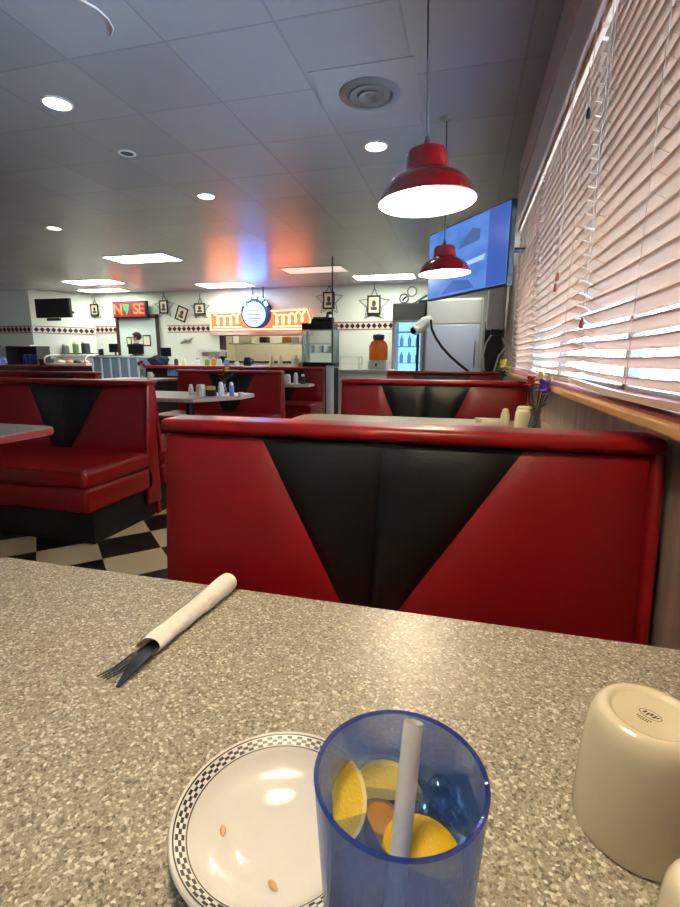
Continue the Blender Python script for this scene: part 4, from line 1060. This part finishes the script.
# star framed pictures
def star_picture(label,u,v,wpx,hpx,star=True,rot=0):
    q=at(u,v,BACK-.04); k=BACK/FPX*1.18; w=wpx*k/2; h=hpx*k/2
    t=thing('wall_picture',label,'picture',(q.x,BACK-.045,q.z),0,'small dark framed pictures on the back wall')
    bm=bmesh.new()
    for a in ((-w,-w+.03,-h,h),(w-.03,w,-h,h),(-w,w,h-.035,h),(-w,w,-h,-h+.035)): box(bm,a[0],a[1],-.03,.0,a[2],a[3],.004)
    fr=obj('frame',bm,M['blackpl'],t)
    obj('print',bx(-w+.025,w-.025,-.014,.0,-h+.03,h-.03),M['cream'],t)
    bm=bmesh.new(); bmesh.ops.create_icosphere(bm,subdivisions=2,radius=1,matrix=Matrix.Translation((0,-.014,h*.15))@Matrix.Diagonal((w*.32,.006,h*.35,1))); box(bm,-w*.45,w*.45,-.018,-.012,-h*.55,-h*.2)
    obj('figure',bm,M['darkgrey'],t)
    if star:
        Rr=max(w,h)*1.75; pts=[]
        for j in range(10):
            a=PI/2+j*PI/5; rr=Rr if j%2==0 else Rr*.48
            pts.append((rr*math.cos(a),.022,rr*math.sin(a)))
        bm=bmesh.new(); tube(bm,pts+[pts[0]],.012,6); tube(bm,[(0,.022,Rr),(0,.022,Rr+.10)],.008,6); obj('wire_star',bm,M['grey'],t,True)
    if rot: t.rotation_euler=(0,R(rot),0)
star_picture('small framed picture in a wire star right of the wall television',95,310,9,11)
star_picture('small framed picture right of the red lit sign',164,307,9,12)
star_picture('tilted dark print hanging between two framed pictures left of the neon sign',182,314,11,13,False,22)
star_picture('framed picture in a wire star just left of the neon sign',200,309,11,10)
star_picture('framed picture in a wire star above the display case',329,300.5,10,14)
star_picture('framed picture in a wire star above the amber dispenser',374,305,11,15)
# wall clock and ring near the cooler
def wallring(label,u,v,rpx,face,name,cat):
    q=at(u,v,BACK-.03); r=rpx*BACK/FPX; t=thing(name,label,cat,(q.x,BACK-.03,q.z))
    bm=bmesh.new(); tube(bm,[(r*math.cos(2*PI*k/24),0,r*math.sin(2*PI*k/24)) for k in range(25)],.012,6); obj('ring',bm,M['darkgrey'] if face else M['grey'],t,True)
    bm=bmesh.new(); disc(bm,0,0,r*.98,0,1,24)
    for v_ in bm.verts: v_.co=Vector((v_.co.x,.03-v_.co.z*.02,v_.co.y))
    fc=obj('face',bm,M['white'],t)
    if face:
        bm=bmesh.new(); tube(bm,[(0,0,0),(r*.55,0,r*.35)],.018,6); tube(bm,[(0,0,0),(-r*.3,0,-r*.5)],.018,6); obj('hand',bm,M['ink'],t)
wallring('small round wall clock above the drinks cooler',404,298.5,4.0,True,'wall_clock','clock')
wallring('pale round plaque above the wall clock',412,291.5,4.2,False,'wall_plaque','plaque')
bm=bmesh.new(); tube(bm,[(-.16,0,-.05),(-.02,0,0),(.12,0,.02)],[.02,.05,.015],8); tube(bm,[(.08,0,.0),(.18,0,.08)],[.03,.012],6); q=at(186,341,BACK-.05); o=obj('fish_plaque',bm,M['grey'],None,True); o.location=(q.x,BACK-.04,q.z); tag(o,'small grey fish shaped plaque on the back wall above the counter','plaque')
bm=bmesh.new(); q=at(420,302,9.9); 
tube(bm,[(-.28,0,-.09),(.14,0,.14)],.02,6); box(bm,-.05,.22,.0,.14,-.22,.05,.01); o=obj('wall_bracket',bm,M['darkgrey']); o.location=(q.x,10.0,q.z); tag(o,'dark angled bracket over the top of the drinks cooler','bracket')
# wall television, left
yT=9.35
c=[at(u,v,yT) for u,v in ((34,299),(69,301),(71,319),(37,318))]
x0,x1=c[0].x,c[1].x; z1=c[0].z; z0=c[3].z; w=(x1-x0)/2
t=thing('wall_television','black flat television switched off, mounted high on the left back wall','television',((x0+x1)/2,yT,z0)); h=z1-z0
obj('housing',bx(-w,w,0,.07,0,h,.01),M['blackpl'],t); obj('screen',bx(-w+.03,w-.03,-.006,.0,.04,h-.03),M['screenoff'] if 'screenoff' in M else M['blackpl'],t)
obj('mount',tb([(0,.07,h*.5),(0,.35,h*.5),(0,.62,h*.4)],.03,8),M['iron'],t,True); obj('speaker_bar',bx(-.18,.18,-.02,.05,-.07,-.01,.01),M['blackpl'],t)
# ================================================================ FAR LEFT
a_=at(38,377,8.6); b_=at(92,377,8.6); zc=.90
t=thing('bakery_counter','brown fronted counter under the glass pastry case at far left','counter',(a_.x-.2,8.6,0)); L=b_.x-a_.x+.3
obj('body',bx(-2.2,L,0,.6,0,zc-.03),M['brown'],t); obj('worktop',bx(-2.22,L+.02,-.02,.62,zc-.03,zc),M['counterred'],t)
a_=at(50,372,8.75); b_=at(90,372,8.75); w=(b_.x-a_.x)/2; hh=at(70,355,8.75).z-zc
t=thing('pastry_case','curved glass pastry case on the far left counter','display case',((a_.x+b_.x)/2,8.75,zc))
obj('tray',bx(-w,w,-.1,.35,0,.05,.005),M['white'],t)
bm=bmesh.new(); prof=[(-.1,.05),(-.11,.12)]+[(-.11+.22*(1-math.cos(R(a))),.12+(hh-.12)*math.sin(R(a))) for a in (20,40,60,80)]+[(.35,hh)]
pr_=None
for (yy,zz) in prof:
    r=[bm.verts.new((-w,yy,zz)),bm.verts.new((w,yy,zz))]
    if pr_: bm.faces.new((pr_[0],pr_[1],r[1],r[0]))
    pr_=r
obj('curved_glass',bm,M['pane'],t,True)
bm=bmesh.new()
for sx in (-w,w): tube(bm,[(sx,yy,zz) for yy,zz in prof],.016,6)
tube(bm,[(-w,.35,hh),(w,.35,hh)],.02,6); obj('frame',bm,M['steel'],t)
for k in range(4):
    o=obj('pastry',lt([(0,0),(.07,0),(.085,.03),(.05,.07),(0,.075)],14),M[('cream','orange','brown','cream')[k]],None,True); o.location=((a_.x+b_.x)/2-w+.22+k*(2*w-.44)/3,8.88,zc+.051)
    tag(o,'round pastry, %s in the glass pastry case'%('leftmost','second from left','third from left','rightmost')[k],'pastry','pastries in the case')
q=at(45,366,8.8); o=obj('wire_basket',lt([(0,0),(.13,0),(.17,.14),(.16,.14),(.12,.01),(0,.01)],20),M['darkgrey'],None,True); o.location=(q.x,8.85,zc); tag(o,'dark round basket left of the pastry case','basket')
# back shelf with jars behind the pastry case
a_=at(56,352,10.1); b_=at(96,352,10.1)
t=thing('back_shelf','pale cabinet with a shelf top behind the pastry case','cabinet',((a_.x+b_.x)/2+.1,10.15,0)); w=(b_.x-a_.x)/2-.12; zs=at(75,353,10.15).z
obj('body',bx(-w,w,-.12,.2,0,zs-.03),M['white'],t); obj('worktop',bx(-w-.02,w+.02,-.14,.2,zs-.03,zs),M['grey'],t)
for k,(u,m,r,h,lab) in enumerate(((66,'grey',.08,.22,'grey jar left on the shelf behind the pastry case'),(76,'bottlegreen',.07,.26,'green jar in the middle of the shelf behind the pastry case'),(86,'darkgrey',.10,.28,'dark square canister right on the shelf behind the pastry case'))):
    q=at(u,350,10.15); t=thing('storage_jar',lab,'jar',(q.x,10.15,zs),0,'jars behind the pastry case'); obj('body',lt([(0,0),(r,0),(r,h*.8),(r*.8,h*.86),(0,h*.86)],16),M[m],t,True); obj('lid',lt([(0,h*.855),(r*.85,h*.855),(r*.85,h),(0,h)],16),M['white'],t,True)
# dark alcove cabinet with blue items at far left
a_=at(8,368,9.3); b_=at(36,346,9.3)
t=thing('open_cabinet','dark open cabinet with a pale top holding blue cloths at far left','cabinet',((a_.x+b_.x)/2,9.3,0)); w=(b_.x-a_.x)/2; zt=b_.z
bm=bmesh.new(); box(bm,-w,-w+.03,0,.38,0,zt); box(bm,w-.03,w,0,.38,0,zt); box(bm,-w,w,.36,.38,0,zt); box(bm,-w,w,0,.38,0,.85); obj('case',bm,M['darkgrey'],t); obj('top',bx(-w-.1,w-.15,-.03,.38,zt,zt+.03),M['white'],t)
obj('shelf_edge',bx(-w,w+.05,-.02,.0,.80,.87),M['white'],t)
xc=(a_.x+b_.x)/2
for k,(dx,lab) in enumerate(((-.06,'left'),(.06,'middle'),(.18,'right'))):
    bm=bmesh.new(); box(bm,-.05,.05,-.08,.08,0,.30,.03,3); o=obj('rolled_cloth',bm,M['bluecloth'],None,True); o.location=(xc+dx,9.48,.852); o.rotation_euler=(0,0,0); tag(o,'blue cloth bundle, %s in the dark open cabinet'%lab,'cloth','blue cloths in the open cabinet')
# blue and white carrier bag on the counter end
q=at(4,374,8.9); bm=bmesh.new(); bmesh.ops.create_icosphere(bm,subdivisions=3,radius=1)
for v in bm.verts:
    n_=v.co.copy(); k=1+.14*math.sin(6*n_.x+2*n_.z)+.1*math.sin(8*n_.y+1); v.co=Vector((n_.x*.20*k,n_.y*.14*k,max(0,.10+n_.z*.13*k)))
o=obj('cloth_bag',bm,[M['bottleblue']],None,True); o.location=(q.x+.02,8.78,zc); tag(o,'crumpled blue and white bag on the counter at the left frame edge','bag')
q=at(4,352,9.3); t=thing('potted_plant','pot with red flowers at the left frame edge in front of the grey wall','plant',(q.x-.12,9.03,0))
obj('stand',bx(-.22,.22,-.15,.15,.90,1.05),M['cream'],t); obj('pot',lt([(0,1.05),(.10,1.05),(.14,1.22),(0,1.22)],16),M['white'],t,True)
bm=bmesh.new()
for k in range(24):
    p_=Vector((random.uniform(-.18,.22),random.uniform(-.1,.1),1.25+random.uniform(-.02,.12))); bmesh.ops.create_icosphere(bm,subdivisions=1,radius=.05,matrix=Matrix.Translation(p_))
obj('blooms',bm,M['redpet'],t)

# ================================================================ PERSON BEHIND THE COUNTER
def skinned(name,verts,edges,m,parent,sub=2):
    me=bpy.data.meshes.new(name); me.from_pydata([v[:3] for v in verts],edges,[]); me.update()
    o=bpy.data.objects.new(name,me); C.objects.link(o)
    md=o.modifiers.new('s','SKIN')
    for i,v in enumerate(verts):
        sv=me.skin_vertices[0].data[i]; sv.radius=(v[3],v[4] if len(v)>4 else v[3]); sv.use_root=(i==0)
    o.modifiers.new('u','SUBSURF').levels=sub
    bpy.context.view_layer.update()
    me2=bpy.data.meshes.new_from_object(o.evaluated_get(bpy.context.evaluated_depsgraph_get()))
    bpy.data.objects.remove(o); bpy.data.meshes.remove(me)
    me2.name=name; me2.materials.clear(); me2.materials.append(m)
    for p in me2.polygons: p.use_smooth=True
    o=bpy.data.objects.new(name,me2); C.objects.link(o); o.parent=parent; return o
q=at(136,333,9.35); hz=q.z   # crown of the head
t=thing('person','person with short dark brown hair in dark navy top standing behind the host counter','person',(q.x,9.35,0),R(-62))
S=hz/1.70
V=[(0,0,.95,.15,.11),(0,0,1.12,.135,.10),(0,0,1.30,.165,.11),(0,0,1.42,.12,.08),(0,0,1.49,.055),(0,-.01,1.55,.065),(0,-.012,1.60,.078,.09),(0,-.005,1.655,.06,.07),
 (.19,0,1.40,.055),(.24,.0,1.14,.042),(.20,-.18,1.05,.034),(.18,-.25,1.05,.028),
 (-.19,0,1.40,.055),(-.24,0,1.14,.042),(-.20,-.18,1.05,.034),(-.18,-.25,1.05,.028),
 (.09,0,.85,.095),(.10,-.01,.48,.062),(.10,.01,.09,.042),(.10,-.12,.035,.035),
 (-.09,0,.85,.095),(-.10,-.01,.48,.062),(-.10,.01,.09,.042),(-.10,-.12,.035,.035)]
E_=[(0,1),(1,2),(2,3),(3,4),(4,5),(5,6),(6,7),(3,8),(8,9),(9,10),(10,11),(3,12),(12,13),(13,14),(14,15),(0,16),(16,17),(17,18),(18,19),(0,20),(20,21),(21,22),(22,23)]
V=[tuple(c*S for c in v) for v in V]
body=skinned('body',V,E_,M['skin'],t)
Vs=[(0,0,.98,.165,.125),(0,0,1.12,.150,.115),(0,0,1.30,.180,.125),(0,0,1.42,.13,.09),(.19,0,1.40,.068),(.24,0,1.16,.055),(-.19,0,1.40,.068),(-.24,0,1.16,.055)]
Vs=[tuple(c*S for c in v) for v in Vs]
skinned('shirt',Vs,[(0,1),(1,2),(2,3),(3,4),(4,5),(3,6),(6,7)],M['darkshirt'],t)
Vt=[(0,0,.96,.16,.12),(.09,0,.84,.105),(.10,-.01,.48,.075),(.10,.01,.12,.06),(-.09,0,.84,.105),(-.10,-.01,.48,.075),(-.10,.01,.12,.06)]
skinned('trousers',[tuple(c*S for c in v) for v in Vt],[(0,1),(1,2),(2,3),(0,4),(4,5),(5,6)],M['ink'],t)
bm=bmesh.new(); bmesh.ops.create_icosphere(bm,subdivisions=3,radius=1)
for v in list(bm.verts):
    n_=v.co.copy()
    v.co=Vector((n_.x*.098,n_.y*.112+.012,n_.z*.10+1.628))*1
for v in bm.verts: v.co*=S
bmesh.ops.delete(bm,geom=[f for f in bm.faces if f.calc_center_median().y<-.045*S and f.calc_center_median().z<1.655*S],context='FACES')
obj('hair',bm,M['hair'],t,True)
bm=bmesh.new()
for sx in (-.03,.03): bmesh.ops.create_icosphere(bm,subdivisions=2,radius=.012*S,matrix=Matrix.Translation((sx*S,-.092*S,1.605*S)))
obj('eyes',bm,M['ink'],t,True)
bm=bmesh.new(); bmesh.ops.create_cone(bm,segments=8,radius1=.018*S,radius2=.004*S,depth=.04*S,cap_ends=True,matrix=Matrix.Translation((0,-.10*S,1.575*S))@Matrix.Rotation(R(-20),4,'X')); obj('nose',bm,M['skin'],t,True)
bm=bmesh.new()
for sx in (-.085,.085): bmesh.ops.create_icosphere(bm,subdivisions=2,radius=1,matrix=Matrix.Translation((sx*S,.0,1.59*S))@Matrix.Diagonal((.012*S,.02*S,.03*S,1)))
obj('ears',bm,M['skin'],t,True)
for sx in (-1,1):
    bm=bmesh.new(); base=Vector((sx*.18,-.25,1.05))
    for k in range(4):
        o_=Vector((-.024+.016*k,0,0)); ln=(.062,.074,.078,.07)[k]
        tube(bm,[(base+o_+Vector((0,-.01,0)))*S,(base+o_+Vector((0,-.06,.004)))*S,(base+o_+Vector((0,-.06-ln*.5,-.008)))*S,(base+o_+Vector((0,-.06-ln*.8,-.026)))*S],[.010*S,.009*S,.008*S,.006*S],8)
    tube(bm,[(base+Vector((-sx*.02,-.0,0)))*S,(base+Vector((-sx*.05,-.035,0)))*S,(base+Vector((-sx*.055,-.07,-.008)))*S],[.011*S,.010*S,.007*S],8)
    box(bm,(base.x-.034)*S,(base.x+.034)*S,(base.y-.065)*S,(base.y+.01)*S,(base.z-.014)*S,(base.z+.014)*S,.012*S,3)
    obj('hand',bm,M['skin'],t,True)

# ================================================================ LIGHT, SKY, CAMERA
wd=bpy.data.worlds.new('sky'); bpy.context.scene.world=wd; wd.use_nodes=True
bg=wd.node_tree.nodes['Background']; bg.inputs['Color'].default_value=(.48,.68,1,1); bg.inputs['Strength'].default_value=21
sun=bpy.data.lights.new('sun','SUN'); sun.energy=26; sun.color=(.72,.84,1); sun.angle=R(2); so=bpy.data.objects.new('sun',sun); C.objects.link(so)
so.rotation_euler=(R(28),R(-12),0)

cam=bpy.data.cameras.new('camera'); co=bpy.data.objects.new('camera',cam); C.objects.link(co)
cam.sensor_fit='VERTICAL'; cam.sensor_height=36; cam.sensor_width=36*W_/H_; cam.lens=FPX/H_*36
cam.clip_start=.01; cam.clip_end=200
xc_=Vector((_X.x,_Y.x,_Z.x)); yc_=-Vector((_X.y,_Y.y,_Z.y)); zc_=-Vector((_X.z,_Y.z,_Z.z))
mw=Matrix((xc_,yc_,zc_)).transposed().to_4x4(); mw.translation=Vector((0,0,EYE)); co.matrix_world=mw
sc_=bpy.context.scene; sc_.camera=co
sc_.view_settings.view_transform='Standard'; sc_.view_settings.look='None'; sc_.view_settings.gamma=1; sc_.view_settings.exposure=1.0
try: sc_.view_settings.use_curve_mapping=False
except Exception: pass
